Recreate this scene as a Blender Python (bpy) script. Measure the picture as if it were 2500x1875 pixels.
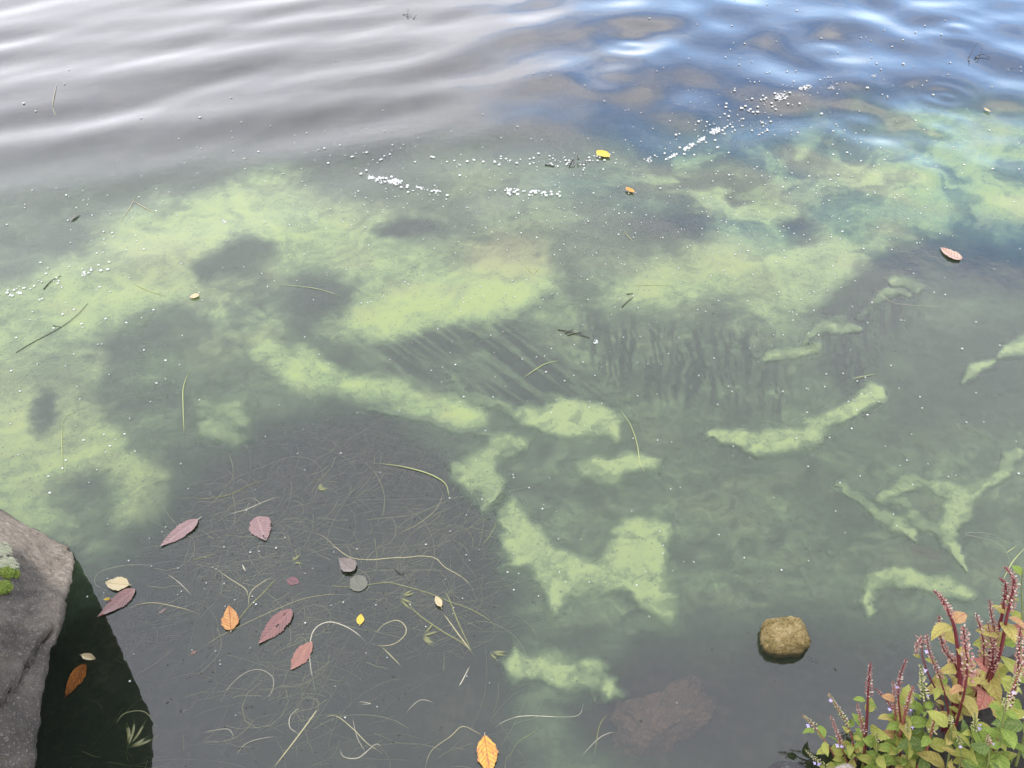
import bpy, math, random
import numpy as np
from mathutils import Vector, Matrix

for o in list(bpy.data.objects):
    bpy.data.objects.remove(o)
SC = bpy.context.scene
COL = SC.collection
R = math.radians
random.seed(4)
RNG = np.random.default_rng(11)

# ------------------------------------------------------------------ camera, sky, sun, exposure
CAM_H, PITCH, FPX = 1.75, R(45.0), 1889.0
cd = bpy.data.cameras.new('camera')
cam = bpy.data.objects.new('camera', cd)
COL.objects.link(cam)
cam.location = (0, 0, CAM_H)
cam.rotation_euler = (R(90) - PITCH, 0, 0)
cd.sensor_width = 36.0
cd.lens = 36.0 * FPX / 2500.0
cd.clip_start, cd.clip_end = 0.05, 2000.0
SC.camera = cam

SUN_EL, SUN_AZ = R(58), R(-115)          # azimuth from +Y, negative to the left
W = bpy.data.worlds.new("World")
SC.world = W
W.use_nodes = True


class NT:
    """small helper for node trees"""
    def __init__(s, tree):
        s.t = tree
        s.n = tree.nodes
        s.n.clear()

    def new(s, typ, props=None, **ins):
        nd = s.n.new(typ)
        for k, v in (props or {}).items():
            setattr(nd, k, v)
        for k, v in ins.items():
            key = int(k[1:]) if k[0] == 'i' and k[1:].isdigit() else k.replace('_', ' ')
            s.set(nd, key, v)
        return nd

    def set(s, nd, key, v):
        sock = nd.inputs[key]
        if isinstance(v, bpy.types.NodeSocket):
            s.t.links.new(v, sock)
        elif isinstance(v, bpy.types.Node):
            s.t.links.new(v.outputs[0], sock)
        else:
            if sock.type == 'RGBA' and len(v) == 3:
                v = (*v, 1)
            sock.default_value = v

    def math(s, op, a, b=0.0, c=0.0, clamp=False):
        nd = s.n.new('ShaderNodeMath')
        nd.operation = op
        nd.use_clamp = clamp
        for i, v in enumerate((a, b, c)):
            s.set(nd, i, v)
        return nd.outputs[0]

    def sstep(s, x, lo, hi, a=0.0, b=1.0):
        nd = s.n.new('ShaderNodeMapRange')
        nd.interpolation_type = 'SMOOTHSTEP'
        for k, v in (('Value', x), ('From Min', lo), ('From Max', hi), ('To Min', a), ('To Max', b)):
            s.set(nd, k, v)
        return nd.outputs[0]

    def mix(s, f, a, b, mode='MIX'):
        nd = s.n.new('ShaderNodeMix')
        nd.data_type = 'RGBA'
        nd.blend_type = mode
        s.set(nd, 0, f)
        s.set(nd, 6, a)
        s.set(nd, 7, b)
        return nd.outputs[2]

    def noise(s, vec, scale, detail=4.0, rough=0.5, dist=0.0):
        nd = s.new('ShaderNodeTexNoise', Scale=scale, Detail=detail, Roughness=rough, Distortion=dist)
        if vec is not None:
            s.set(nd, 'Vector', vec)
        return nd.outputs[0]

    def ramp(s, x, stops, interp='LINEAR'):
        nd = s.n.new('ShaderNodeValToRGB')
        nd.color_ramp.interpolation = interp
        el = nd.color_ramp.elements
        while len(el) < len(stops):
            el.new(0.5)
        for e, (p, c) in zip(el, stops):
            e.position = p
            e.color = (*c, 1) if len(c) == 3 else c
        s.set(nd, 0, x)
        return nd.outputs[0]


g = NT(W.node_tree)
tc = g.new('ShaderNodeTexCoord')
sep = g.new('ShaderNodeSeparateXYZ', i0=tc.outputs['Generated'])
sky = g.new('ShaderNodeTexSky', {'sky_type': 'NISHITA', 'sun_disc': False, 'sun_elevation': SUN_EL,
                                 'sun_rotation': SUN_AZ, 'air_density': 1.0, 'dust_density': 0.6, 'ozone_density': 1.5})
zz = g.math('ADD', g.math('MAXIMUM', sep.outputs[2], 0.0), 0.22)
cloud_xy = g.new('ShaderNodeCombineXYZ', i0=g.math('DIVIDE', sep.outputs[0], zz), i1=g.math('DIVIDE', sep.outputs[1], zz))
big = g.noise(cloud_xy, 0.95, 5.0, 0.55, 0.4)
fine = g.noise(cloud_xy, 2.6, 5.0, 0.6, 0.2)
puff = g.noise(cloud_xy, 3.4, 5.0, 0.6, 0.6)
# a gap of blue sky out over the lake to the right, ragged by the noise
gx, gy, gz = math.sin(R(28)) * math.cos(R(21)), math.cos(R(28)) * math.cos(R(21)), math.sin(R(21))
dot = g.new('ShaderNodeVectorMath', {'operation': 'DOT_PRODUCT'}, i0=tc.outputs['Generated'], i1=(gx, gy, gz))
gap = g.math('MULTIPLY', g.sstep(dot.outputs['Value'], 0.80, 0.96), g.sstep(sep.outputs[2], .64, .42))
cover = g.math('SUBTRACT', g.math('ADD', g.math('ADD', g.math('MULTIPLY', big, .55), g.math('MULTIPLY', puff, .45)), 0.36), g.math('MULTIPLY', gap, 0.47))
mask = g.sstep(cover, 0.28, 0.72)
low = g.sstep(sep.outputs[2], 0.20, 0.90, 1.0, 0.0)        # thinner, brighter cloud towards the horizon
tone = g.math('ADD', g.math('MULTIPLY', fine, 0.9), g.math('SUBTRACT', g.math('MULTIPLY', low, 0.62), 0.22))
ccol = g.ramp(tone, [(0.10, (16.6, 16.7, 18.9)), (0.42, (19.4, 19.5, 21.8)), (0.66, (22.2, 22.3, 24.6)), (0.92, (25, 25.1, 27))])
blue = g.mix(1.0, sky.outputs[0], (5.8, 5.5, 5.6, 1), 'MULTIPLY')
skyc = g.mix(mask, blue, ccol)
bg = g.new('ShaderNodeBackground', Color=skyc, Strength=0.10)
g.new('ShaderNodeOutputWorld', Surface=bg)

sl = bpy.data.lights.new('sun', 'SUN')
sl.energy = 1.1
sl.angle = R(14)
sl.color = (1.0, 0.96, 0.9)
sun = bpy.data.objects.new('sun', sl)
COL.objects.link(sun)
sd = Vector((math.sin(SUN_AZ) * math.cos(SUN_EL), math.cos(SUN_AZ) * math.cos(SUN_EL), math.sin(SUN_EL)))
sun.rotation_euler = sd.to_track_quat('Z', 'Y').to_euler()
sun.location = sd * 20

SC.view_settings.view_transform = 'Standard'
SC.view_settings.look = 'None'
SC.view_settings.exposure = 0.24
SC.view_settings.gamma = 1.0
SC.view_settings.use_curve_mapping = False
SC.render.engine = 'CYCLES'
SC.cycles.use_denoising = True
SC.cycles.max_bounces = 6
SC.cycles.transparent_max_bounces = 12
SC.cycles.caustics_reflective = False
SC.cycles.caustics_refractive = False

# ------------------------------------------------------------------ measuring helpers
FW = np.array([0, math.cos(PITCH), -math.sin(PITCH)])
UP = np.array([0, math.sin(PITCH), math.cos(PITCH)])


def at(u, v, z=0.0):
    """where the sight line measured at (u, v) on the 2500 px photograph meets the level z"""
    d = np.array([(u - 1250) / FPX, 0, 0]) + (937.5 - v) / FPX * UP + FW
    return np.array([0, 0, CAM_H]) + d * (z - CAM_H) / d[2]


def seen(x, y, z=0.0):
    qz = z - CAM_H
    dep = y * FW[1] + qz * FW[2]
    return 1250 + FPX * x / dep, 937.5 - FPX * (y * UP[1] + qz * UP[2]) / dep


_tab = RNG.random((256, 256)).astype(np.float32)


def vnoise(x, y, seed=0):
    x = np.asarray(x, float) + seed * 17.31
    y = np.asarray(y, float) + seed * 9.77
    xi, yi = np.floor(x).astype(int), np.floor(y).astype(int)
    fx, fy = x - xi, y - yi
    fx, fy = fx * fx * (3 - 2 * fx), fy * fy * (3 - 2 * fy)
    a, b = _tab[xi & 255, yi & 255], _tab[(xi + 1) & 255, yi & 255]
    c, d = _tab[xi & 255, (yi + 1) & 255], _tab[(xi + 1) & 255, (yi + 1) & 255]
    return (a * (1 - fx) + b * fx) * (1 - fy) + (c * (1 - fx) + d * fx) * fy


def fbm(x, y, seed=0, octv=4, gain=0.5):
    t, a, n = 0, 1, 0
    for i in range(octv):
        t = t + a * vnoise(x * 2 ** i, y * 2 ** i, seed + i * 3)
        n += a
        a *= gain
    return t / n


def noise3(p, scale, seed=0, octv=4):
    x, y, z = p[:, 0] * scale, p[:, 1] * scale, p[:, 2] * scale
    return (fbm(x + z * .37, y + z * .61, seed, octv) + fbm(y + x * .41, z - x * .53, seed + 40, octv)
            + fbm(z - y * .47, x + y * .59, seed + 80, octv)) / 3 - 0.5


def sst(x, lo, hi):
    t = np.clip((x - lo) / (hi - lo), 0, 1)
    return t * t * (3 - 2 * t)


# ------------------------------------------------------------------ waves
WAVES = []
_wr = np.random.default_rng(5)
for lam, n, steep in ((0.90, 3, .016), (0.58, 4, .024), (0.42, 4, .024), (0.28, 4, .013), (0.18, 3, .005)):
    for i in range(n):
        a = R(118 + _wr.normal(0, 12))
        WAVES.append((lam * _wr.uniform(.9, 1.1), a, steep * _wr.uniform(.7, 1.3), _wr.uniform(0, 6.28), 0))
for lam, n, steep in ((0.80, 4, .022), (0.52, 5, .030), (0.36, 5, .023), (0.24, 3, .005)):
    for i in range(n):
        a = R(_wr.uniform(20, 170))
        WAVES.append((lam * _wr.uniform(.9, 1.1), a, steep * _wr.uniform(.7, 1.3), _wr.uniform(0, 6.28), 1))
RINGS = [(2310, 235, .12, .09), (2110, 300, .24, .09), (2290, 320, .18, .08), (2250, 420, .24, .06), (2460, 360, .26, .07), (1540, 105, .2, .06), (2330, 70, .2, .06), (1500, 180, .24, .05), (2030, 120, .24, .05)]


def height(x, y):
    x, y = np.asarray(x, float), np.asarray(y, float)
    far = sst(y, 1.9, 4.0) * 0.95 + 0.05 * sst(y, .9, 1.8)
    fade = 1 - sst(np.hypot(x, y), 25, 60)
    right = sst(x / np.maximum(y, .5), -.25, .30)
    gust = .75 + .5 * fbm(x * .7, y * .9, 31, 2)
    far = np.maximum(far, right * (.55 * sst(y, 1.9, 3.0) + .45 * sst(y, 2.6, 3.6)))
    h = 0
    for lam, a, st, ph, fam in WAVES:
        k = 2 * math.pi / lam
        w = (1 - .62 * right) if fam == 0 else (.12 + .88 * right)
        h = h + w * st / k * np.cos(k * (x * math.cos(a) + y * math.sin(a)) + ph)
    for u, v, lam, st in RINGS:
        c = at(u, v)
        r = np.hypot(x - c[0], y - c[1])
        h = h + st * lam / 6.28 * np.cos(6.28 * r / lam) * np.exp(-(r / (lam * 1.5)) ** 2) * .8
    return h * far * fade * gust


# ------------------------------------------------------------------ object helpers
def mesh_obj(name, verts, faces, mat=None, parent=None, smooth=True, loc=None):
    me = bpy.data.meshes.new(name)
    me.from_pydata([tuple(map(float, v)) for v in verts], [], [tuple(map(int, f)) for f in faces])
    if smooth:
        me.polygons.foreach_set('use_smooth', [True] * len(me.polygons))
    me.update()
    if mat:
        for m in (mat if isinstance(mat, (list, tuple)) else [mat]):
            me.materials.append(m)
    return link(name, me, parent, loc)


def link(name, me, parent=None, loc=None):
    o = bpy.data.objects.new(name, me)
    COL.objects.link(o)
    if parent is not None:
        o.parent = parent
    if loc is not None:
        o.location = loc
    return o


def empty(name, loc=(0, 0, 0)):
    o = bpy.data.objects.new(name, None)
    o.empty_display_size = .02
    COL.objects.link(o)
    o.location = tuple(map(float, loc))
    return o


def tag(o, label=None, cat=None, group=None, kind=None):
    for k, v in (('label', label), ('category', cat), ('group', group), ('kind', kind)):
        if v:
            o[k] = v
    return o


def grid_mesh(name, X, Y, Z, keep=None, attrs=None, mat=None):
    """a sheet from 2-D arrays; keep is a per-vertex bool array that trims the faces"""
    n, m = X.shape
    idx = np.arange(n * m).reshape(n, m)
    q = np.stack([idx[:-1, :-1], idx[:-1, 1:], idx[1:, 1:], idx[1:, :-1]], -1).reshape(-1, 4)
    if keep is not None:
        q = q[keep.ravel()[q].any(1)]
    used = np.unique(q)
    remap = np.full(n * m, -1)
    remap[used] = np.arange(len(used))
    q = remap[q]
    co = np.stack([X.ravel(), Y.ravel(), Z.ravel()], 1)[used]
    me = bpy.data.meshes.new(name)
    me.vertices.add(len(co))
    me.vertices.foreach_set('co', co.astype(np.float32).ravel())
    me.loops.add(len(q) * 4)
    me.loops.foreach_set('vertex_index', q.astype(np.int32).ravel())
    me.polygons.add(len(q))
    me.polygons.foreach_set('loop_start', np.arange(0, len(q) * 4, 4, dtype=np.int32))
    me.polygons.foreach_set('use_smooth', np.ones(len(q), bool))
    me.update(calc_edges=True)
    for k, a in (attrs or {}).items():
        at_ = me.attributes.new(k, 'FLOAT', 'POINT')
        at_.data.foreach_set('value', a.ravel()[used].astype(np.float32))
    if mat:
        me.materials.append(mat)
    return link(name, me)


def crspline(pts, per=8):
    P = np.asarray(pts, float)
    P = np.vstack([2 * P[0] - P[1], P, 2 * P[-1] - P[-2]])
    out = []
    for i in range(1, len(P) - 2):
        p0, p1, p2, p3 = P[i - 1:i + 3]
        for t in np.linspace(0, 1, per, endpoint=False):
            out.append(.5 * (2 * p1 + (p2 - p0) * t + (2 * p0 - 5 * p1 + 4 * p2 - p3) * t * t + (3 * p1 - p0 - 3 * p2 + p3) * t ** 3))
    out.append(P[-2])
    return np.array(out)


def tube_data(path, rad, sides=5, flat=1.0):
    path = np.asarray(path, float)
    n = len(path)
    rad = np.broadcast_to(rad, (n,))
    T = np.gradient(path, axis=0)
    T /= np.linalg.norm(T, axis=1)[:, None] + 1e-9
    up = np.array([0, 0, 1.0])
    V, F = [], []
    for i in range(n):
        s = np.cross(T[i], up)
        if np.linalg.norm(s) < .05:
            s = np.cross(T[i], [0, 1, 0])
        s /= np.linalg.norm(s)
        b = np.cross(s, T[i])
        for k in range(sides):
            a = 2 * math.pi * k / sides
            V.append(path[i] + rad[i] * (math.cos(a) * s + flat * math.sin(a) * b))
    for i in range(n - 1):
        for k in range(sides):
            a, b2 = i * sides + k, i * sides + (k + 1) % sides
            F.append((a, b2, b2 + sides, a + sides))
    F.append(tuple(range(sides))[::-1])
    F.append(tuple(range((n - 1) * sides, n * sides)))
    return V, F


class Bag:
    def __init__(s):
        s.V, s.F = [], []

    def add(s, V, F):
        o = len(s.V)
        s.V += [tuple(v) for v in V]
        s.F += [tuple(i + o for i in f) for f in F]

    def obj(s, name, mat, parent=None, smooth=True):
        return mesh_obj(name, s.V, s.F, mat, parent, smooth)


def ico(sub=2):
    import bmesh
    bm = bmesh.new()
    bmesh.ops.create_icosphere(bm, subdivisions=sub, radius=1)
    V = np.array([v.co[:] for v in bm.verts])
    F = [tuple(v.index for v in f.verts) for f in bm.faces]
    bm.free()
    return V, F


ICO1, ICO2, ICO4, ICO6 = ico(1), ico(2), ico(4), ico(6)

# ------------------------------------------------------------------ materials
IOR = 1.72          # raised above that of clean water to strengthen the sky's reflection


def material(name):
    m = bpy.data.materials.new(name)
    m.use_nodes = True
    return m, NT(m.node_tree)


def out(t, sh):
    t.new('ShaderNodeOutputMaterial', Surface=sh)


def film_over(t, under, rough=0.02, normal=None, ior=IOR):
    fr = t.new('ShaderNodeFresnel', IOR=ior)
    gl = t.new('ShaderNodeBsdfGlossy', Color=(1, 1, 1, 1), Roughness=rough)
    if normal is not None:
        t.set(fr, 'Normal', normal)
        t.set(gl, 'Normal', normal)
    return t.new('ShaderNodeMixShader', i0=fr.outputs[0], i1=under, i2=gl.outputs[0])


def water_bump(t):
    pos = t.new('ShaderNodeTexCoord').outputs['Object']
    n1 = t.noise(pos, 9.0, 3.0, .5)
    return t.new('ShaderNodeBump', Strength=.05, Distance=.02, Height=n1).outputs[0]


M_WATER, t = material('lake_water')
nb = water_bump(t)
tr = t.new('ShaderNodeBsdfTransparent', Color=(.80, .86, .80, 1))
out(t, film_over(t, tr.outputs[0], .015, nb))

M_BED, t = material('lake_mud')
pos = t.new('ShaderNodeTexCoord').outputs['Object']
n = t.noise(pos, 5, 6, .6)
n2 = t.noise(pos, 40, 4, .6)
c = t.ramp(t.math('ADD', t.math('MULTIPLY', n, .7), t.math('MULTIPLY', n2, .3)),
           [(.34, (.009, .013, .006)), (.48, (.024, .025, .014)), (.62, (.070, .060, .034))])
out(t, t.new('ShaderNodeBsdfDiffuse', Color=c))

def algae_material(name, stops, gain=1.0):
    m, t = material(name)
    pos = t.new('ShaderNodeTexCoord').outputs['Object']
    den = t.new('ShaderNodeAttribute', {'attribute_name': 'bloom'}).outputs['Fac']
    brn = t.new('ShaderNodeAttribute', {'attribute_name': 'brown'}).outputs['Fac']
    wisp = t.math('ADD', t.math('MULTIPLY', t.noise(pos, 10, 9, .66, 2.2), .55), t.math('MULTIPLY', t.noise(pos, 48, 7, .72, 1.2), .45))
    grain = t.noise(pos, 140, 4, .6)
    d2 = t.math('ADD', den, t.math('MULTIPLY', t.math('SUBTRACT', wisp, .5), t.math('ADD', t.math('MULTIPLY', t.sstep(den, .25, .55), .72), t.math('MULTIPLY', t.sstep(den, 0, .3), .22))))
    d2 = t.math('ADD', d2, t.math('MULTIPLY', t.math('SUBTRACT', grain, .5), t.math('MULTIPLY', den, .35)), 0, True)
    vor = t.new('ShaderNodeTexVoronoi', {'feature': 'F1'}, Vector=pos, Scale=55.0, Randomness=1.0)
    speckn = t.noise(pos, 6, 3, .6)
    speck = t.math('MULTIPLY', t.sstep(vor.outputs['Distance'], .24, .08), t.sstep(t.noise(pos, 16, 3, .6), .42, .52))
    vor2 = t.new('ShaderNodeTexVoronoi', {'feature': 'F1'}, Vector=pos, Scale=170.0, Randomness=1.0)
    speck2 = t.math('MULTIPLY', t.sstep(vor2.outputs['Distance'], .2, .08), t.sstep(speckn, .5, .62))
    speck = t.math('MAXIMUM', speck, t.math('MULTIPLY', speck2, .7))
    col = t.ramp(d2, stops)
    col = t.mix(t.math('MULTIPLY', t.math('MULTIPLY', brn, t.sstep(den, .3, .65)), .65), col, (.15, .13, .06))
    col = t.mix(t.math('MULTIPLY', speck, .58), col, (.035, .04, .025))
    alpha = t.math('MULTIPLY', t.math('POWER', t.sstep(d2, -.02, 1.02), gain), .93)
    nb = water_bump(t)
    dif = t.new('ShaderNodeBsdfDiffuse', Color=col)
    film = film_over(t, dif.outputs[0], .02, nb)
    trn = t.new('ShaderNodeBsdfTransparent', Color=(1, 1, 1, 1))
    out(t, t.new('ShaderNodeMixShader', i0=alpha, i1=trn.outputs[0], i2=film.outputs[0]))
    return m


M_ALGAE = algae_material('algae_film', [(.0, (.046, .064, .043)), (.25, (.060, .090, .055)), (.5, (.092, .134, .068)), (.8, (.145, .202, .074)), (1, (.185, .236, .066))], .60)
M_PATCH = algae_material('algae_mat', [(.0, (.085, .126, .078)), (.4, (.105, .152, .080)), (.75, (.142, .194, .080)), (1, (.170, .220, .074))], .9)


def rock_material(name, cols, scale, lichen=False, wet=None, bump=.35):
    m, t = material(name)
    tcx = t.new('ShaderNodeTexCoord')
    pos = tcx.outputs['Object']
    a = t.noise(pos, scale, 7, .62, .2)
    b = t.noise(pos, scale * 7, 5, .65)
    v = t.new('ShaderNodeTexVoronoi', {'feature': 'F1'}, Vector=pos, Scale=scale * 45, Randomness=1.0)
    f = t.math('ADD', t.math('MULTIPLY', a, .62), t.math('MULTIPLY', b, .38))
    c = t.ramp(f, [(.32, cols[0]), (.46, cols[1]), (.58, cols[2]), (.72, cols[3])])
    spk = t.new('ShaderNodeSeparateColor', i0=v.outputs['Color'])
    c = t.mix(t.math('MULTIPLY', t.sstep(spk.outputs[0], .55, .95), .55), c, (.045, .042, .042))
    c = t.mix(t.math('MULTIPLY', t.sstep(spk.outputs[1], .90, .99), .35), c, (.36, .33, .30))
    if lichen:
        la = t.new('ShaderNodeAttribute', {'attribute_name': 'lichen'}).outputs['Fac']
        ta = t.new('ShaderNodeAttribute', {'attribute_name': 'tan'}).outputs['Fac']
        c = t.mix(t.math('MULTIPLY', ta, .8), c, t.ramp(b, [(.3, (.18, .14, .10)), (.5, (.35, .285, .21)), (.7, (.52, .44, .34))]))
        ln = t.noise(pos, 60, 5, .7)
        lm = t.sstep(t.math('ADD', t.math('MULTIPLY', la, .9), t.math('MULTIPLY', t.math('SUBTRACT', ln, .5), 1.8)), .46, .58)
        c = t.mix(t.math('MULTIPLY', lm, .9), c, t.ramp(ln, [(.35, (.18, .19, .11)), (.6, (.42, .43, .28))]))
        wa = t.new('ShaderNodeAttribute', {'attribute_name': 'wet'}).outputs['Fac']
        c = t.mix(t.math('MULTIPLY', wa, .85), c, (.014, .013, .012))
    if wet:
        wa = t.new('ShaderNodeAttribute', {'attribute_name': 'wet'}).outputs['Fac']
        c = t.mix(t.sstep(t.math('ADD', wa, t.math('MULTIPLY', t.math('SUBTRACT', b, .5), .8)), .35, .75), c, wet)
    if wet:
        pit = t.new('ShaderNodeTexVoronoi', {'feature': 'F1'}, Vector=pos, Scale=95.0, Randomness=1.0)
        c = t.mix(t.math('MULTIPLY', t.sstep(pit.outputs['Distance'], .34, .1), t.sstep(a, .42, .6, .85, .15)), c, (.07, .048, .012))
    hgt = t.math('ADD', t.math('MULTIPLY', b, .6), t.math('MULTIPLY', v.outputs['Distance'], .3))
    bp = t.new('ShaderNodeBump', Strength=bump, Distance=.012, Height=hgt)
    p = t.new('ShaderNodeBsdfPrincipled', Base_Color=c, Roughness=.85, Normal=bp)
    out(t, p)
    return m


M_BOULDER = rock_material('granite', [(.028, .024, .018), (.064, .054, .041), (.105, .09, .068), (.18, .155, .12)], 9, lichen=True, bump=1.0)
M_YROCK = rock_material('ochre_stone', [(.05, .036, .008), (.34, .25, .07), (.56, .43, .19), (.70, .54, .40)], 26, wet=(.055, .045, .010), bump=.9)
M_SUNK = rock_material('drowned_stone', [(.04, .020, .010), (.13, .062, .034), (.24, .115, .062), (.36, .19, .11)], 24)
M_SUNKRED = rock_material('rusty_drowned_stone', [(.12, .045, .028), (.20, .07, .042), (.25, .09, .055), (.28, .11, .07)], 14)
M_PALE = rock_material('pale_stone', [(.14, .12, .10), (.27, .23, .19), (.36, .31, .26), (.45, .40, .35)], 10)
M_DARKST = rock_material('dark_stone', [(.015, .015, .016), (.035, .034, .036), (.06, .058, .06), (.11, .105, .10)], 10)

M_SOIL, t = material('bank_soil')
pos = t.new('ShaderNodeTexCoord').outputs['Object']
n = t.noise(pos, 30, 6, .65)
c = t.ramp(n, [(.3, (.012, .011, .009)), (.5, (.028, .025, .021)), (.7, (.06, .055, .05))])
out(t, t.new('ShaderNodeBsdfPrincipled', Base_Color=c, Roughness=.95, Normal=t.new('ShaderNodeBump', Strength=.6, Distance=.02, Height=n)))


def leaf_material(name, cA, cB, cVein, coat=0.0, nveins=9, blot=None, trans=.25):
    m, t = material(name)
    uv = t.new('ShaderNodeUVMap').outputs[0]
    s = t.new('ShaderNodeSeparateXYZ', i0=uv)
    pos = t.new('ShaderNodeTexCoord').outputs['Object']
    au = t.math('ABSOLUTE', t.math('SUBTRACT', s.outputs[0], .5))
    n = t.noise(uv, 4, 5, .6)
    c = t.mix(t.sstep(n, .35, .65), cA, cB)
    if blot:
        c = t.mix(t.sstep(t.noise(uv, 6.5, 4, .6), .52, .66), c, blot)
        c = t.mix(t.math('MULTIPLY', t.sstep(au, .3, .5), .5), c, blot)
    # side veins run outwards and tip-wards from the midrib
    ph = t.math('MULTIPLY', t.math('SUBTRACT', s.outputs[1], t.math('MULTIPLY', au, .55)), nveins * 6.2832)
    ve = t.sstep(t.math('COSINE', ph), .35, .95)
    mid = t.sstep(au, .035, .012)
    vv = t.math('MAXIMUM', t.math('MULTIPLY', ve, .7), mid)
    c = t.mix(t.math('MULTIPLY', vv, .85), c, cVein)
    bp = t.new('ShaderNodeBump', Strength=.5, Distance=.002, Height=t.math('SUBTRACT', 1.0, vv))
    d = t.new('ShaderNodeBsdfPrincipled', Base_Color=c, Roughness=.6, Normal=bp)
    d.inputs['Specular IOR Level'].default_value = .18
    if coat:
        d.inputs['Coat Weight'].default_value = coat
        d.inputs['Coat Roughness'].default_value = .08
        d.inputs['Coat IOR'].default_value = IOR
    tl = t.new('ShaderNodeBsdfTranslucent', Color=c)
    out(t, t.new('ShaderNodeMixShader', i0=trans, i1=d.outputs[0], i2=tl.outputs[0]))
    return m


LM = {
    'mauve': leaf_material('mauve_leaf', (.12, .055, .050), (.17, .085, .075), (.26, .17, .14), 1.0, 10, (.20, .11, .10), .05),
    'red': leaf_material('red_leaf', (.10, .026, .019), (.155, .052, .036), (.22, .085, .06), 1.0, 10, (.085, .028, .022), .05),
    'rust': leaf_material('rust_leaf', (.16, .05, .026), (.24, .09, .045), (.28, .12, .07), 1.0, 11, (.15, .055, .04), .05),
    'orange': leaf_material('orange_leaf', (.42, .20, .065), (.50, .30, .11), (.24, .085, .035), .15, 8, (.36, .13, .06), .1),
    'amber': leaf_material('amber_leaf', (.52, .27, .045), (.58, .38, .08), (.36, .13, .05), .15, 8, (.36, .13, .09), .1),
    'cream': leaf_material('cream_leaf', (.50, .43, .27), (.53, .45, .26), (.38, .29, .14), .1, 8, None, .1),
    'yellow': leaf_material('yellow_leaf', (.55, .40, .06), (.55, .43, .08), (.52, .34, .05), .1, 6, None, .1),
    'brown': leaf_material('brown_leaf', (.12, .09, .072), (.16, .125, .095), (.09, .065, .05), .8, 8, None, .05),
    'olive': leaf_material('olive_leaf', (.085, .088, .058), (.11, .11, .07), (.06, .06, .04), .8, 7, None, .05),
    'sodden': leaf_material('sodden_leaf', (.16, .05, .012), (.24, .09, .018), (.09, .03, .01), .6, 10, (.30, .14, .02), .05),
    'maroon': leaf_material('maroon_leaf', (.11, .02, .028), (.13, .03, .035), (.10, .02, .02), 1.0, 6, None, .05),
    'pale': leaf_material('pale_brown_leaf', (.42, .28, .20), (.50, .38, .30), (.22, .12, .08), .1, 7, None, .1),
    'green': leaf_material('green_leaf', (.140, .220, .040), (.22, .29, .052), (.30, .36, .11), 0, 7, None, .3),
    'lime': leaf_material('lime_leaf', (.25, .29, .050), (.34, .34, .08), (.40, .40, .15), 0, 7, None, .3),
    'deep': leaf_material('deep_green_leaf', (.09, .145, .036), (.14, .20, .05), (.20, .24, .10), 0, 7, None, .3),
    'gold': leaf_material('yellowing_leaf', (.36, .34, .09), (.44, .38, .13), (.30, .22, .06), 0, 7, (.38, .28, .12), .25),
    'blush': leaf_material('blushing_leaf', (.44, .25, .12), (.46, .34, .15), (.32, .13, .07), 0, 7, (.36, .17, .10), .25),
    'pink': leaf_material('pink_leaf', (.46, .17, .14), (.46, .25, .17), (.36, .10, .09), 0, 6, None, .25),
}


def plain(name, c, rough=.6, var=.25, scale=60, coat=0.0, trans=0.0):
    m, t = material(name)
    pos = t.new('ShaderNodeTexCoord').outputs['Object']
    n = t.noise(pos, scale, 4, .6)
    cc = t.mix(n, tuple(x * (1 - var) for x in c), tuple(min(1, x * (1 + var)) for x in c))
    p = t.new('ShaderNodeBsdfPrincipled', Base_Color=cc, Roughness=rough)
    if coat:
        p.inputs['Coat Weight'].default_value = coat
        p.inputs['Coat IOR'].default_value = IOR
    out(t, p)
    return m


M_FOAM = plain('foam_white', (.47, .48, .455), .3, .12, 200, .5)
M_STRAW = plain('straw_stem', (.30, .27, .15), .5, .4, 90)
M_PALESTEM = plain('pale_stem', (.38, .35, .26), .5, .3, 90)
M_OLIVE = plain('olive_stem', (.13, .135, .055), .5, .4, 70)
M_TANGLE = plain('tangle_weed', (.17, .16, .055), .6, .5, 40)
M_TANGLE2 = plain('pale_tangle_weed', (.36, .32, .14), .6, .5, 40)
M_BROWNWEED = plain('brown_weed', (.085, .054, .030), .7, .5, 60)
M_TWIG = plain('dark_twig', (.03, .024, .02), .7, .4, 60)
M_BLADE = plain('grass_blade', (.26, .29, .11), .45, .3, 40)
M_RED = plain('red_stem', (.115, .017, .023), .45, .35, 60)
M_REDDISH = plain('brown_red_stem', (.20, .062, .045), .5, .35, 60)
M_GREENST = plain('green_stem', (.13, .15, .045), .5, .35, 60)
M_CALYX_P = plain('pink_calyx', (.31, .155, .125), .6, .6, 160)
M_CALYX_R = plain('red_calyx', (.24, .105, .085), .6, .6, 160)
M_CALYX_Y = plain('yellow_green_calyx', (.32, .33, .12), .6, .4, 220)
M_CALYX_PALE = plain('pale_calyx', (.46, .36, .29), .6, .3, 160)
M_PETAL = plain('lilac_petal', (.50, .42, .70), .5, .12, 100)
M_MOSS = plain('moss_green', (.12, .165, .022), .9, .5, 300)

# ------------------------------------------------------------------ lake bed, water
xs = np.concatenate([-np.geomspace(400, 3.0, 26)[:-1], np.linspace(-3.0, 3.0, 90), np.geomspace(3.0, 400, 26)[1:]])
ys = np.concatenate([-np.geomspace(30, .5, 12)[:-1], np.linspace(-.5, 6, 90), np.geomspace(6, 600, 30)[1:]])
X, Y = np.meshgrid(xs, ys)
Z = -.10 - .16 * sst(Y, .5, 1.6) - .5 * sst(Y, 1.4, 5) + .03 * (fbm(X * 3, Y * 3, 7) - .5)
bed = grid_mesh('lake_bed', X, Y, Z, mat=M_BED)
tag(bed, 'dark mud bed under the shallow water', 'lake bed', kind='structure')

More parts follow.
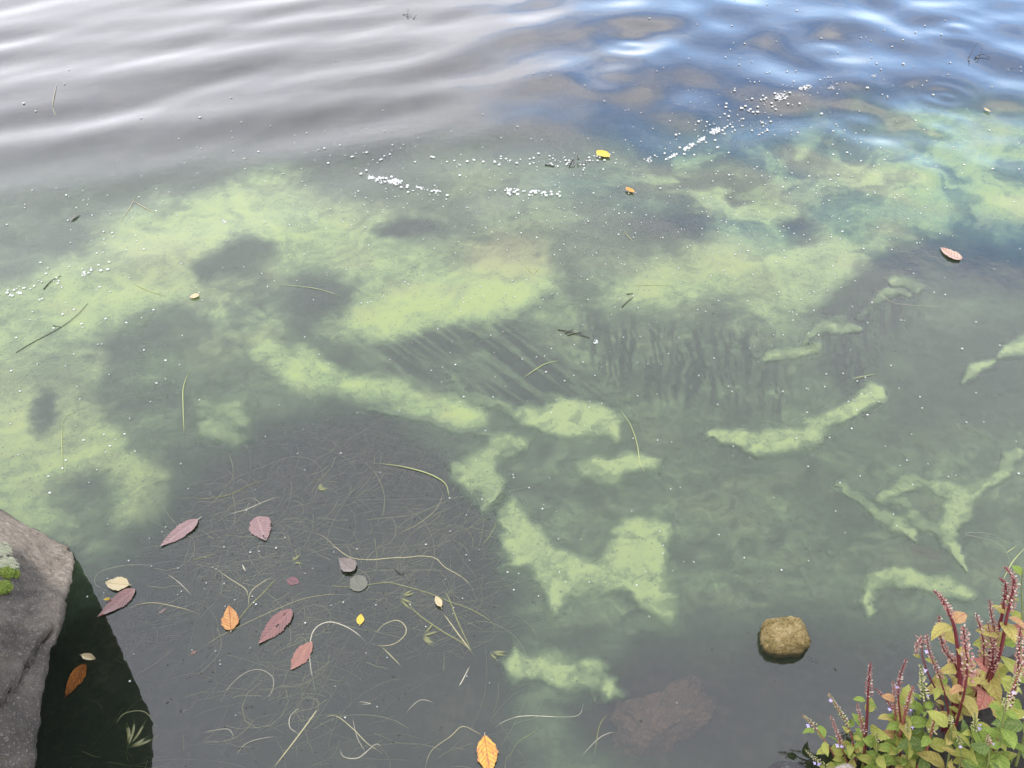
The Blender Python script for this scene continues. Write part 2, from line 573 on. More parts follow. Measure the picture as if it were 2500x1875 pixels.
xs = np.concatenate([-np.geomspace(400, 4.6, 34)[:-1], np.linspace(-4.6, 4.6, 520), np.geomspace(4.6, 400, 34)[1:]])
ys = np.concatenate([np.array([-30, -8, -3, -1, -.2]), np.arange(.1, 2.2, .035), np.linspace(2.2, 7.2, 330), np.geomspace(7.2, 600, 40)[1:]])
X, Y = np.meshgrid(xs, ys)
lake = grid_mesh('lake_water', X, Y, height(X, Y), mat=M_WATER)
tag(lake, 'rippled lake water reflecting cloud and blue sky', 'water', kind='structure')


# ------------------------------------------------------------------ algae: traced outlines laid on the water
def poly_mask(u, v, pts, soft):
    pts = np.asarray(pts, float)
    d = np.full(u.shape, 1e9)
    inside = np.zeros(u.shape, bool)
    for a, b in zip(pts, np.roll(pts, -1, 0)):
        e = b - a
        tt = np.clip(((u - a[0]) * e[0] + (v - a[1]) * e[1]) / (e @ e + 1e-9), 0, 1)
        d = np.minimum(d, np.hypot(u - a[0] - tt * e[0], v - a[1] - tt * e[1]))
        c = ((a[1] > v) != (b[1] > v)) & (u < (b[0] - a[0]) * (v - a[1]) / (b[1] - a[1] + 1e-12) + a[0])
        inside ^= c
    return sst(np.where(inside, d, -d), -soft * 1.3, soft * .7)


def stroke_mask(u, v, pts, soft=.6):
    """pts = (u, v, half width)"""
    pts = np.asarray(pts, float)
    m = np.zeros(u.shape)
    for a, b in zip(pts[:-1], pts[1:]):
        e = b[:2] - a[:2]
        tt = np.clip(((u - a[0]) * e[0] + (v - a[1]) * e[1]) / (e @ e + 1e-9), 0, 1)
        d = np.hypot(u - a[0] - tt * e[0], v - a[1] - tt * e[1])
        w = a[2] + (b[2] - a[2]) * tt
        m = np.maximum(m, 1 - sst(d / w, 1 - soft, 1 + soft * .6))
    return m


def ell_mask(u, v, cu, cv, ru, rv, soft=.6):
    return 1 - sst(np.hypot((u - cu) / ru, (v - cv) / rv), 1 - soft, 1 + soft)


S = 2500 / 2212.0


def s_(pts):
    return [(a * S, b * S) for a, b in pts]


def warp(u, v, amp=1.0):
    du = (fbm(u / 90, v / 60, 1, 3) - .5) * 60 + (fbm(u / 22, v / 15, 2, 3) - .5) * 24
    dv = (fbm(u / 90, v / 60, 5, 3) - .5) * 40 + (fbm(u / 22, v / 15, 6, 3) - .5) * 16
    return u + du * amp, v + dv * amp


def main_field(u0, v0):
    u, v = warp(u0, v0)
    n1 = fbm(u / 160, v / 70, 9, 4)
    n2 = fbm(u / 45, v / 28, 12, 4)
    q1, q2 = fbm(u0 / 130, v0 / 80, 71, 3), fbm(u0 / 130, v0 / 80, 74, 3)
    sw = sst(fbm((u0 + 260 * q1) / 95, (v0 + 180 * q2) / 42, 77, 5), .28, .74)

    D = np.zeros(u.shape)

    def add(m, val):
        nonlocal D
        D = D + (val - D) * m * (val > D)

    def cut(m, val):
        nonlocal D
        D = np.where(D > val, D + (val - D) * m, D)

    def shape(pts, soft, val, mod=.26):
        pm = poly_mask(u, v, pts, soft * 1.9 + 8)
        add(pm, val * (1.06 - mod + mod * 1.2 * sw))

    # thin murk over most of the near water
    add(ell_mask(u, v, 1250, 800, 1500, 460, .4), .36)
    add(ell_mask(u, v, 1750, 1300, 650, 460, .5), .42)
    add(ell_mask(u, v, 1300, 1350, 250, 380, .5), .40)
    add(ell_mask(u, v, 60, 1250, 420, 170, .7), .55)
    add(ell_mask(u, v, 700, 960, 480, 180, .6), .30)
    add(ell_mask(u, v, 2250, 1150, 420, 420, .5), .28)
    add(np.ones(u.shape) * sst(v0, 300, 560), .41)
    D = D * (.72 + .35 * n1 + .28 * sw)
    # green soft cloud far right and upper middle
    add(ell_mask(u, v, 2380, 390, 420, 150, .5), .80 * (.65 + .6 * sw))
    add(ell_mask(u, v, 1980, 480, 520, 150, .6), .64 * (.55 + .7 * sw))
    add(ell_mask(u, v, 2300, 620, 330, 110, .7), .46 * (.4 + .9 * sw))
    shape(s_([(740, 440), (900, 385), (1100, 375), (1290, 385), (1300, 430), (1200, 475), (1000, 510), (850, 530), (750, 490)]), 35, .48 * (.55 + .9 * n1))
    shape(s_([(840, 480), (1140, 470), (1420, 480), (1700, 480), (1660, 640), (1500, 700), (1330, 720), (1150, 700), (860, 600)]), 45, .40 * (.5 + n1))
    # the left bloom
    shape(s_([(-300, 700), (0, 640), (110, 600), (200, 545), (270, 500), (350, 470), (430, 475), (524, 482), (505, 560), (420, 625), (330, 640),
                            (250, 660), (200, 700), (195, 740), (215, 800), (205, 860), (230, 880), (215, 905), (240, 930), (270, 960), (300, 1010),
                            (330, 1050), (340, 1110), (328, 1125), (265, 1120), (258, 1085), (250, 1060), (200, 1050), (170, 1085), (120, 1120), (60, 1150), (-300, 1150)]), 14, .74 * (.72 + .55 * n1))
    shape(s_([(270, 505), (350, 480), (500, 488), (490, 550), (410, 610), (300, 620), (200, 660), (120, 640)]), 40, .88)
    shape(s_([(160, 930), (240, 950), (310, 1030), (335, 1115), (270, 1110), (230, 1040), (60, 1020)]), 22, .82)
    cut(ell_mask(u, v, 100, 1010, 30, 55, .6), .32)
    cut(ell_mask(u, v, 205, 1195, 90, 45, .8), .38)
    shape(s_([(600, 555), (590, 600), (612, 640), (600, 680), (618, 745), (600, 765), (545, 742), (500, 748), (445, 740), (440, 700), (430, 660), (440, 620), (500, 590), (560, 560)]), 16, .62 * (.55 + .9 * n2))
    shape(s_([(440, 455), (500, 420), (540, 400), (620, 395), (680, 415), (720, 450), (760, 470), (830, 480), (850, 540), (870, 575), (820, 600), (700, 598), (640, 575), (600, 540), (540, 520), (500, 500)]), 20, .86)
    shape(s_([(840, 560), (960, 530), (1040, 500), (1150, 490), (1160, 560), (1060, 580), (900, 620)]), 30, .70 * (.7 + .5 * n1))
    # centre band
    shape(s_([(690, 690), (760, 662), (860, 638), (960, 600), (1050, 565), (1140, 560), (1160, 600), (1190, 625), (1120, 655), (1000, 695), (940, 725), (870, 745), (790, 740), (740, 715)]), 18, .97)
    shape(s_([(1080, 630), (1300, 620), (1340, 700), (1300, 760), (1330, 850), (1400, 900), (1300, 860), (1240, 760), (1150, 700)]), 30, .50 * (.6 + .8 * n2))
    # right band
    shape(s_([(1330, 640), (1420, 590), (1500, 540), (1560, 505), (1640, 492), (1700, 505), (1750, 520), (1700, 570), (1600, 600), (1480, 640), (1400, 655)]), 24, .88)
    shape(s_([(1660, 520), (1760, 470), (1830, 425), (1900, 395), (2000, 370), (2110, 340), (2160, 400), (2060, 440), (1960, 490), (1910, 530), (1840, 600), (1760, 640), (1660, 690), (1610, 690), (1640, 640)]), 30, .70 * (.65 + .65 * n1))
    # lower streak that leaves the bloom
    shape(s_([(560, 745), (620, 770), (650, 765), (690, 780), (720, 808), (790, 814), (850, 828), (910, 848), (980, 858), (1030, 880), (1048, 902), (1000, 912), (930, 894), (860, 898), (790, 884), (730, 852), (660, 838), (628, 808)]), 9, .92)
    # dark windows in the bloom
    cut(ell_mask(u, v, 1010, 560, 75, 22, .7), .2)
    cut(ell_mask(u, v, 1950, 560, 50, 25, .9), .2)
    cut(ell_mask(u, v, 770, 735, 70, 60, .8), .26)
    cut(ell_mask(u, v, 1640, 560, 110, 32, .8), .2)
    cut(poly_mask(u, v, s_([(1880, 560), (1960, 530), (2100, 530), (2230, 560), (2230, 640), (2000, 620), (1880, 640), (1800, 680)]), 45), .24 * (.4 + 1.2 * n2))
    cut(poly_mask(u, v, s_([(430, 570), (520, 520), (590, 530), (570, 560), (450, 610)]), 24), .32)
    # comb filaments hanging out of the band
    rot = (u0 * .80 + v0 * .60), (-u0 * .60 + v0 * .80)
    f1 = 1 - np.abs(2 * fbm(rot[0] / 210 + .3 * n2, rot[1] / 17, 21, 2) - 1)
    z1 = poly_mask(u, v, s_([(790, 765), (1000, 706), (1110, 700), (1200, 780), (1330, 885), (1250, 872), (1110, 882), (1000, 835), (880, 810)]), 34)
    cut(z1, .26 + .24 * sst(f1, .68, .98))
    f2 = 1 - np.abs(2 * fbm(u0 / 11 + 3.2 * fbm(u0 / 80, v0 / 60, 3, 3), v0 / 120, 24, 3) - 1)
    z2 = poly_mask(u, v, s_([(1270, 705), (1640, 722), (1710, 840), (1690, 890), (1560, 880), (1400, 860), (1300, 800)]), 42)
    cut(z2, .27 + .26 * sst(f2, .66, .97))
    z3 = poly_mask(u, v, s_([(1790, 690), (1900, 620), (1990, 640), (1900, 760), (1830, 850), (1790, 790)]), 40)
    cut(z3, .20 + .18 * sst(f2, .75, .97))
    # clear water over the weed
    cut(poly_mask(u, v, s_([(345, 1150), (430, 1020), (600, 930), (800, 900), (950, 1000), (1060, 1120), (1080, 1300), (1070, 1480), (1150, 1800), (-400, 1800), (-400, 1400), (120, 1360), (230, 1290)]), 95), .15)
    cut(ell_mask(u, v, 2000, 1760, 480, 220, .6), .12)
    cut(ell_mask(u, v, 1620, 1740, 190, 130, .6), .08)
    cut(ell_mask(u, v, 2480, 900, 260, 130, .8), .30)
    brown = sst(fbm(u / 120, v / 60, 51, 3), .5, .75) * .35
    brown = np.maximum(brown, ell_mask(u, v, 1240, 620, 110, 55, .8) * .9)
    brown = np.maximum(brown, ell_mask(u, v, 400, 640, 130, 60, .8) * .45)
    brown = np.maximum(brown, ell_mask(u, v, 110, 1010, 150, 110, .8) * .35)
    brown = np.maximum(brown, ell_mask(u, v, 1000, 470, 200, 50, .8) * .5)
    return np.clip(D, 0, 1), np.clip(brown, 0, 1)


nrow = int(math.log(5.2 / .46) / .0046)
ys = .46 * np.exp(np.arange(nrow) * .0046)
xs = np.arange(-4.1, 4.1, .0086)
X, Y = np.meshgrid(xs, ys)
half = .66 * (Y * .75 + CAM_H * .75)
inside = np.abs(X) < half + .9
Uu, Vv = seen(X, Y)
D, B = main_field(Uu, Vv)
D *= (1 - sst(np.abs(X) - half, .2, .85)) * sst(Y, .46, .56)     # thins out into open water
bloom = grid_mesh('algae_bloom', X, Y, height(X, Y) + .0015, keep=(D > .02) & inside, attrs={'bloom': D, 'brown': B}, mat=M_ALGAE)
tag(bloom, 'yellow green algae bloom clouding the lake surface', 'algae', kind='stuff')


def algae_patch(label, strokes=(), polys=(), soft=.85, step=.0042, amp=.95, grp='loose algae patches drifting near the shore', cuts=()):
    allp = np.array([p[:2] for s in strokes for p in s[0]] + [p for s in polys for p in s[0]])
    u0, v0, u1, v1 = allp[:, 0].min() - 60, allp[:, 1].min() - 60, allp[:, 0].max() + 60, allp[:, 1].max() + 60
    cs = np.array([at(u, v)[:2] for u in (u0, u1) for v in (v0, v1)])
    x = np.arange(cs[:, 0].min(), cs[:, 0].max(), step)
    y = np.arange(cs[:, 1].min(), cs[:, 1].max(), step * 1.15)
    X, Y = np.meshgrid(x, y)
    u, v = seen(X, Y)
    uw, vw = warp(u, v, amp)
    n2 = fbm(uw / 45, vw / 30, 12, 4)
    D = np.zeros(X.shape)
    for pts, val in strokes:
        D = np.maximum(D, stroke_mask(uw, vw, pts, soft) * val)
    for pts, val, sf in polys:
        D = np.maximum(D, poly_mask(uw, vw, pts, sf * 1.5 + 9) * val)
    for c in cuts:
        D = D * (1 - ell_mask(uw, vw, *c))
    sw = sst(fbm((uw + 90 * n2) / 40, (vw + 60 * n2) / 22, 83, 5), .25, .72)
    D = D * (.56 + .26 * n2 + .36 * sw)
    o = grid_mesh('algae_patch', X, Y, height(X, Y) + .003, keep=D > .03, attrs={'bloom': D, 'brown': .1 * n2}, mat=M_PATCH)
    return tag(o, label, 'algae', grp)


algae_patch('bright fish-shaped algae patch in the middle of the water',
            polys=[(s_([(1100, 892), (1140, 873), (1190, 868), (1240, 880), (1290, 878), (1330, 888), (1352, 905), (1340, 938), (1290, 932), (1230, 938), (1180, 932), (1130, 912)]), 1.0, 7)],
            strokes=[([(1490, 1003, 14), (1530, 1015, 9), (1565, 1040, 5)], .6), ([(1110, 930, 12), (1160, 965, 16), (1230, 1000, 15), (1255, 1015, 8)], .62)])
algae_patch('pale ragged algae patch hanging below the long streak, beside the dark weed',
            polys=[(s_([(1075, 935), (1152, 952), (1140, 968), (1080, 978), (1070, 1010), (1090, 1035), (1080, 1065), (1072, 1095), (1050, 1105), (1020, 1070), (985, 1035), (978, 1005), (1030, 990), (1060, 965)]), .8, 10)],
            strokes=[([(905, 1008, 7), (1020, 1028, 8), (1130, 1050, 8), (1230, 1062, 9)], .5)])
algae_patch('small algae patch below the fish-shaped one, under a bent grass blade',
            polys=[(s_([(1253, 1000), (1290, 983), (1320, 990), (1370, 973), (1412, 995), (1400, 1018), (1360, 1022), (1340, 1048), (1300, 1037), (1270, 1028)]), .95, 10)],
            strokes=[([(1370, 1155, 8), (1400, 1160, 12), (1425, 1150, 6)], .4)])
algae_patch('large U-shaped algae patch right of the weed tangle',
            polys=[(s_([(1098, 1085), (1138, 1105), (1167, 1150), (1180, 1188), (1215, 1190), (1255, 1212), (1295, 1220), (1330, 1185), (1345, 1150), (1370, 1125), (1410, 1128),
                        (1442, 1150), (1440, 1200), (1450, 1260), (1455, 1345), (1425, 1340), (1395, 1312), (1365, 1275), (1320, 1278), (1285, 1290), (1245, 1285), (1215, 1302), (1188, 1330),
                        (1172, 1280), (1168, 1232), (1140, 1216), (1100, 1228), (1090, 1190), (1095, 1140)]), .95, 10)],
            strokes=[([(1240, 1370, 14), (1222, 1392, 16)], .5)])
algae_patch('jagged algae patch near the bottom edge, left of the drowned stone',
            polys=[(s_([(1088, 1442), (1104, 1398), (1122, 1415), (1165, 1425), (1200, 1408), (1240, 1424), (1255, 1440), (1270, 1424), (1300, 1434), (1322, 1470), (1338, 1503), (1310, 1508), (1290, 1487), (1250, 1480), (1215, 1488), (1180, 1465), (1140, 1460), (1100, 1472)]), .85, 8)],
            strokes=[([(1425, 1665, 8), (1440, 1685, 5), (1455, 1712, 3)], .6)])
algae_patch('long curved algae arc on the right, smile-shaped',
            strokes=[([(1735, 1060, 16), (1800, 1070, 20), (1860, 1088, 30), (1910, 1080, 42), (1970, 1062, 38), (2030, 1032, 32), (2090, 995, 28), (2130, 955, 26)], 1.0)], soft=.7)
algae_patch('branching algae ring at the right edge above the plants',
            strokes=[([(2162, 1205, 16), (2198, 1182, 20), (2229, 1174, 20), (2271, 1182, 22), (2303, 1198, 22), (2345, 1208, 24)], .74),
                     ([(2045, 1185, 12), (2092, 1208, 17), (2134, 1226, 14), (2166, 1252, 22), (2205, 1275, 32), (2236, 1300, 18), (2250, 1326, 8)], .72),
                     ([(2490, 1104, 16), (2460, 1120, 20), (2455, 1149, 22), (2419, 1177, 26), (2377, 1198, 28), (2345, 1218, 32), (2333, 1250, 32), (2322, 1285, 30), (2330, 1326, 22), (2350, 1360, 14), (2358, 1395, 8)], .82),
                     ([(2170, 1215, 12), (2217, 1214, 13), (2228, 1242, 13), (2252, 1273, 18), (2284, 1300, 14), (2310, 1312, 14)], .62)], soft=.7)
algae_patch('pale algae arc just above the red-stemmed plants',
            strokes=[([(2125, 1495, 12), (2112, 1455, 20), (2118, 1432, 24), (2155, 1414, 26), (2210, 1408, 24), (2262, 1412, 26), (2305, 1428, 28), (2350, 1448, 22)], .92)])
algae_patch('faint algae finger below the comb-like streaks, upper right',
            strokes=[([(1958, 834, 12), (1986, 813, 17), (2047, 797, 19), (2088, 795, 12)], .82), ([(1958, 834, 10), (1978, 856, 12)], .45)])
algae_patch('faint algae smear left of the upper right finger',
            strokes=[([(1877, 868, 16), (1917, 858, 22), (1990, 856, 16)], .75)])
algae_patch('torn algae wisps below the pale floating leaf on the right',
            strokes=[([(2145, 735, 10), (2180, 720, 14), (2215, 727, 8)], .75), ([(2185, 690, 16), (2215, 700, 18), (2240, 712, 12)], .75), ([(2110, 775, 8), (2150, 735, 8)], .35)])
algae_patch('lower algae wedge at the right edge of the water',
            strokes=[([(2353, 935, 10), (2372, 912, 22), (2400, 898, 20), (2432, 889, 8)], .85)])
algae_patch('upper algae wedge running off the right edge of the water',
            strokes=[([(2446, 880, 10), (2470, 865, 20), (2510, 845, 26), (2620, 800, 30)], .85)])
algae_patch('lone ragged algae tuft right of the upright grass blade',
            polys=[([(470, 960), (508, 965), (540, 985), (598, 964), (612, 1040), (575, 1070), (488, 1062), (500, 1020)], .62, 12)])
algae_patch('small algae tuft left of the upright grass blade',
            polys=[([(358, 860), (431, 885), (395, 925), (338, 958), (362, 905)], .58, 12)], strokes=[([(345, 965, 10), (400, 972, 10)], .3)])
algae_patch('faint round algae speck above the ragged tuft on the left', strokes=[([(520, 922, 12), (534, 926, 12)], .4)])
algae_patch('faint algae smudge inside the dark bay on the left', strokes=[([(295, 790, 14), (330, 782, 22), (362, 772, 10)], .45)])
algae_patch('thin algae trace above the ochre stone', strokes=[([(1790, 1310, 8), (1820, 1316, 12), (1860, 1306, 12)], .36)])
algae_patch('second thin algae trace, right of the first, above the ochre stone', strokes=[([(1955, 1330, 6), (1985, 1342, 9), (2030, 1358, 5)], .34)])
algae_patch('broken faint algae line left of the branching ring', strokes=[([(2350, 1040, 8), (2400, 1060, 10), (2430, 1085, 7)], .32)])

# ------------------------------------------------------------------ boulder on the left
T = np.array([-1.145, 1.112, .008])
rowsR = [T, (-1.086, 1.028, .082), (-1.018, .924, .169), (-.951, .827, .259), (-.889, .691, .302), at(98, 1875, .36), at(50, 2150, .38), at(-20, 2700, .36)]
rowsS = [T + [-.006, .002, .012], at(138, 1392, .105), at(92, 1420, .205), at(36, 1455, .31), at(-30, 1500, .39), at(-130, 1610, .47), at(-260, 1850, .52), at(-420, 2250, .50)]
rowsB = [T + [-.012, .010, -.006], at(118, 1318), at(58, 1279), at(0, 1243), at(-130, 1170), at(-330, 1090), at(-560, 1050), at(-800, 1080)]
ctrl = []
for r, s, b in zip(rowsR, rowsS, rowsB):
    r, s, b = map(np.array, (r, s, b))
    sight = r - np.array([0, 0, CAM_H])
    foot = np.array([0, 0, CAM_H]) + sight * (CAM_H + .0) / (CAM_H - r[2])
    hor = np.array([sight[0], sight[1], 0]) / np.hypot(sight[0], sight[1])
    foot = foot + hor * (.02 + .12 * r[2])
    low = foot + hor * .03 + [0, 0, -.22]
    mid = r * .5 + foot * .5 + hor * .015
    m1 = s * .5 + b * .5 + [0, 0, .045 * min(1, s[2] * 5)]
    bb = b + (b - s) * [.12, .12, 0] + [0, 0, -.25]
    ctrl.append(crspline([low, foot, mid, r, r * .5 + s * .5 + [.004, 0, .006], s, m1, b, bb], 22))
ctrl = np.array(ctrl)
rows = []
for j in range(ctrl.shape[1]):
    rows.append(crspline(ctrl[:, j], 26))
G = np.array(rows)                       # cross x along x 3
# relax the creases a little, then roughen along the normal
for _ in range(3):
    G[1:-1] = .5 * G[1:-1] + .25 * (G[:-2] + G[2:])
du_, dv_ = np.gradient(G, axis=0), np.gradient(G, axis=1)
N = np.cross(du_.reshape(-1, 3), dv_.reshape(-1, 3))
N /= np.linalg.norm(N, axis=1)[:, None] + 1e-9
P = G.reshape(-1, 3)
if (N[:, 2].mean()) < 0:
    N = -N
pu, pv = seen(P[:, 0], P[:, 1], P[:, 2])
disp = noise3(P, 9, 3, 4) * .045 + noise3(P, 30, 7, 4) * .015 + noise3(P, 75, 9, 4) * .016


def line_d(u, v, pts):
    d = np.full(u.shape, 1e9)
    for a, b in zip(np.array(pts[:-1], float), np.array(pts[1:], float)):
        e = b - a
        tt = np.clip(((u - a[0]) * e[0] + (v - a[1]) * e[1]) / (e @ e), 0, 1)
        d = np.minimum(d, np.hypot(u - a[0] - tt * e[0], v - a[1] - tt * e[1]))
    return d


above = P[:, 2] > .03
wob = (fbm(pu / 20, pv / 20, 60, 3) - .5) * 18
crack = line_d(pu + wob, pv + wob, [(128, 1530), (95, 1575), (60, 1640), (15, 1705), (-60, 1760)])
disp -= np.where(above, .016 * (1 - sst(crack, 1, 9)), 0)
wedge = poly_mask(pu + wob, pv, [(125, 1535), (150, 1600), (110, 1900), (-80, 1900), (10, 1715), (60, 1645)], 6)
disp -= np.where(above, .012 * wedge, 0)
crack2 = line_d(pu + wob, pv + wob * .5, [(-20, 1357), (30, 1360), (65, 1370)])
disp -= np.where(above, .006 * (1 - sst(crack2, 1, 6)), 0)
crack3 = line_d(pu + wob, pv + wob * .5, [(40, 1395), (70, 1392), (105, 1397)])
disp -= np.where(above, .006 * (1 - sst(crack3, 1, 5)), 0)
edge_fix = np.ones(len(P))
P = P + N * (disp * edge_fix)[:, None]
n, m = G.shape[:2]
G = P.reshape(n, m, 3)
lich = np.maximum(ell_mask(pu, pv, 0, 1382, 46, 28, .7), ell_mask(pu, pv, 0, 1342, 34, 18, .6)) * .9
lich = np.maximum(lich, .35 * ell_mask(pu, pv, 85, 1430, 14, 10, .6))
tan_lit = poly_mask(pu + wob, pv + wob, [(-200, 1240), (0, 1240), (190, 1345), (185, 1400), (150, 1440), (125, 1420), (60, 1340), (-200, 1300)], 22) * .9  # paler sky-lit top of the boulder, painted in as a tan tone
tan_lit = np.maximum(tan_lit, .25 * poly_mask(pu, pv, [(120, 1400), (170, 1380), (150, 1500), (135, 1560), (110, 1500)], 20))
wet = np.clip(1 - P[:, 2] / .028 + noise3(P, 40, 5, 3) * 1.4, 0, 1)
boulder = grid_mesh('boulder', G[:, :, 0], G[:, :, 1], G[:, :, 2], attrs={'lichen': lich, 'tan': tan_lit, 'wet': wet}, mat=M_BOULDER)
tag(boulder, 'big grey granite boulder with lichen and moss at the left edge', 'rock')


def on_boulder(u, v):
    """nearest roughened rock point to a sight line"""
    a, b = seen(P[:, 0], P[:, 1], P[:, 2])
    ok = P[:, 2] > .05
    d = np.hypot(a - u, b - v) + np.where(ok, 0, 1e6)
    # prefer the surface that faces the viewer
    k = np.argsort(d)[:6]
    return P[k[np.argmax(P[k, 2])]]


for (u, v, rr, seed) in ((16, 1402, .019, 1), (34, 1399, .014, 2), (14, 1440, .018, 3), (-4, 1436, .016, 4)):
    c = on_boulder(u, v)
    V, F = ICO4
    V = V * np.array([1, .9, .55])
    k = 1 + .35 * (fbm(V[:, 0] * 9 + seed, V[:, 1] * 9, seed, 3) - .5) + .3 * (RNG.random(len(V)) - .5)
    bag = Bag()
    bag.add(V * k[:, None] * rr, F)
    for i in range(260):                 # tufts of moss leaflets
        a, r2 = RNG.uniform(0, 6.28), math.sqrt(RNG.random())
        p = np.array([math.cos(a) * r2, math.sin(a) * r2 * .9, .55 * math.sqrt(max(0, 1 - r2 * r2))]) * rr
        d = np.array([math.cos(a) * r2, math.sin(a) * r2, .9]) + RNG.normal(0, .3, 3)
        d = d / np.linalg.norm(d) * rr * .22
        s = np.cross(d, RNG.normal(0, 1, 3))
        s = s / np.linalg.norm(s) * rr * .05
        bag.add([p - s, p + s, p + d], [(0, 1, 2)])
    o = bag.obj('moss_cushion', M_MOSS, boulder)
    o.location = tuple(c + [0, 0, .002])

# ------------------------------------------------------------------ stones


def stone(name, center, size, mat, seed, label, rough=.12, boxy=.35, wetline=None, rotz=0, sub=ICO4, cat='stone', group=None):
    V, F = sub
    V = V.copy()
    e = 1 - boxy * .5
    V = np.sign(V) * np.abs(V) ** e
    V = V / np.max(np.abs(V))
    k = 1 + rough * 3.2 * noise3(V, 1.3, seed, 3) + rough * 2.0 * noise3(V, 4, seed + 5, 3) + rough * .6 * noise3(V, 11, seed + 9, 3) + (rough * .8 * noise3(V, 26, seed + 13, 3) if sub is ICO6 else 0)
    V = V * k[:, None] * np.array(size)
    cz, sz = math.cos(rotz), math.sin(rotz)
    V = np.stack([V[:, 0] * cz - V[:, 1] * sz, V[:, 0] * sz + V[:, 1] * cz, V[:, 2]], 1)
    o = mesh_obj(name, V, F, mat, None, True, tuple(center))
    w = np.zeros(len(V))
    if wetline is not None:
        w = np.clip(.86 - (V[:, 2] + center[2]) / wetline + .30 * sst(V[:, 0], .02, .055) + .2 * sst(-V[:, 1], .02, .05), 0, 1)  # olive growth at the waterline, plus shade painted on the right and front sides
    a = o.data.attributes.new('wet', 'FLOAT', 'POINT')
    a.data.foreach_set('value', w.astype(np.float32))
    return tag(o, label, cat, group)


c = at(1914, 1574)
stone('stone', (c[0], c[1] + .012, -.022), (.054, .042, .082), M_YROCK, 41, 'ochre stone poking out of the water, right of centre near the bottom', .15, .80, .036, .06, ICO6)
c = at(1625, 1735, -.05)
stone('drowned_stone', (c[0], c[1], -.108), (.118, .066, .084), M_SUNK, 27, 'broad brown stone lying under the water near the bottom edge', .34, .5, None, .5, ICO6)
c = at(2225, 1385, -.1)
stone('drowned_stone', (c[0], c[1], -.11), (.085, .06, .088), M_SUNKRED, 12, 'rusty drowned stone behind the pale algae arc', .30, .3, None, 0, ICO4)

# ------------------------------------------------------------------ floating leaves


def leaf_data(L, Wd, shape='ovate', serr=12, fold=.12, curl=.05, n=22, m=8, seed=0, holes=()):
    r = np.random.default_rng(seed)
    V, F, UV = [], [], []
    ph = r.uniform(0, 6)
    for i in range(n + 1):
        tt = i / n
        if shape == 'ovate':
            w = (math.sin(math.pi * tt ** .72)) ** .85 * (1 - .12 * tt)
        elif shape == 'round':
            w = math.sqrt(max(0, 1 - (2 * tt - 1) ** 2)) * (1 - .1 * tt)
        elif shape == 'elliptic':
            w = math.sin(math.pi * tt ** .9) ** .9
        else:
            w = math.sin(math.pi * tt ** .6) ** .8
        w = max(w, .02)
        for j in range(m + 1):
            s = 2 * j / m - 1
            edge = abs(s) ** 3
            wj = w * (1 + .085 * edge * (((tt * serr * 1.0 + .3) % 1.0) - .5) * 2 + .09 * edge * math.sin(tt * 8 + ph + 1.5 * s) * math.sin(tt * 21 + 2 * ph))
            x = s * wj * Wd / 2
            z = fold * abs(s) * w * Wd / 2 + curl * L * ((tt - .5) ** 2 * 4) * .5 + .012 * L * math.sin(tt * 7 + ph) * s
            V.append((x, tt * L, z))
            UV.append((.5 + s * w * .5, tt))
    for i in range(n):
        for j in range(m):
            cx, cy = (2 * (j + .5) / m - 1), (i + .5) / n
            if any(math.hypot((cx - hx) * .5, cy - hy) < hr for hx, hy, hr in holes):
                continue
            a = i * (m + 1) + j
            F.append((a, a + 1, a + m + 2, a + m + 1))
    return np.array(V), F, UV


def leaf_mesh(name, L, Wd, mat, **k):
    V, F, UV = leaf_data(L, Wd, **k)
    me = bpy.data.meshes.new(name)
    me.from_pydata([tuple(v) for v in V], [], F)
    uvl = me.uv_layers.new(name='UVMap')
    for lp in me.loops:
        uvl.data[lp.index].uv = UV[lp.vertex_index]
    me.polygons.foreach_set('use_smooth', [True] * len(me.polygons))
    me.materials.append(mat)
    me.update()
    return me


LEAF_GROUP = 'fallen leaves floating on the water'


def float_leaf(base, tip, ratio, matk, label, shape='ovate', serr=12, fold=.10, curl=.05, petiole=0, seed=0, z=.0025, holes=(), tilt=0, fine=False):
    b, tp = at(*base), at(*tip)
    d = tp - b
    L = np.hypot(d[0], d[1])
    me = leaf_mesh('fallen_leaf', L, L * ratio, LM[matk], shape=shape, serr=serr, fold=fold, curl=curl, seed=seed, holes=holes,
                   n=44 if holes else 24, m=20 if holes else 8)
    o = link('fallen_leaf', me)
    ang = math.atan2(d[1], d[0]) - math.pi / 2
    o.rotation_euler = (0, tilt, ang)
    mid = (b + tp) / 2
    o.location = (b[0], b[1], float(height(mid[0], mid[1])) + z)
    tag(o, label, 'leaf', LEAF_GROUP)
    if petiole:
        bend = RNG.normal(0, .15)
        pth = crspline([(0, .02 * L, .0005), (bend * petiole * .4, -petiole * .5, .001), (bend * petiole, -petiole, .002)], 4)
        V, F = tube_data(pth, np.linspace(.0011, .0008, len(pth)), 5)
        mesh_obj('petiole', V, F, M_PALESTEM, o)
    return o


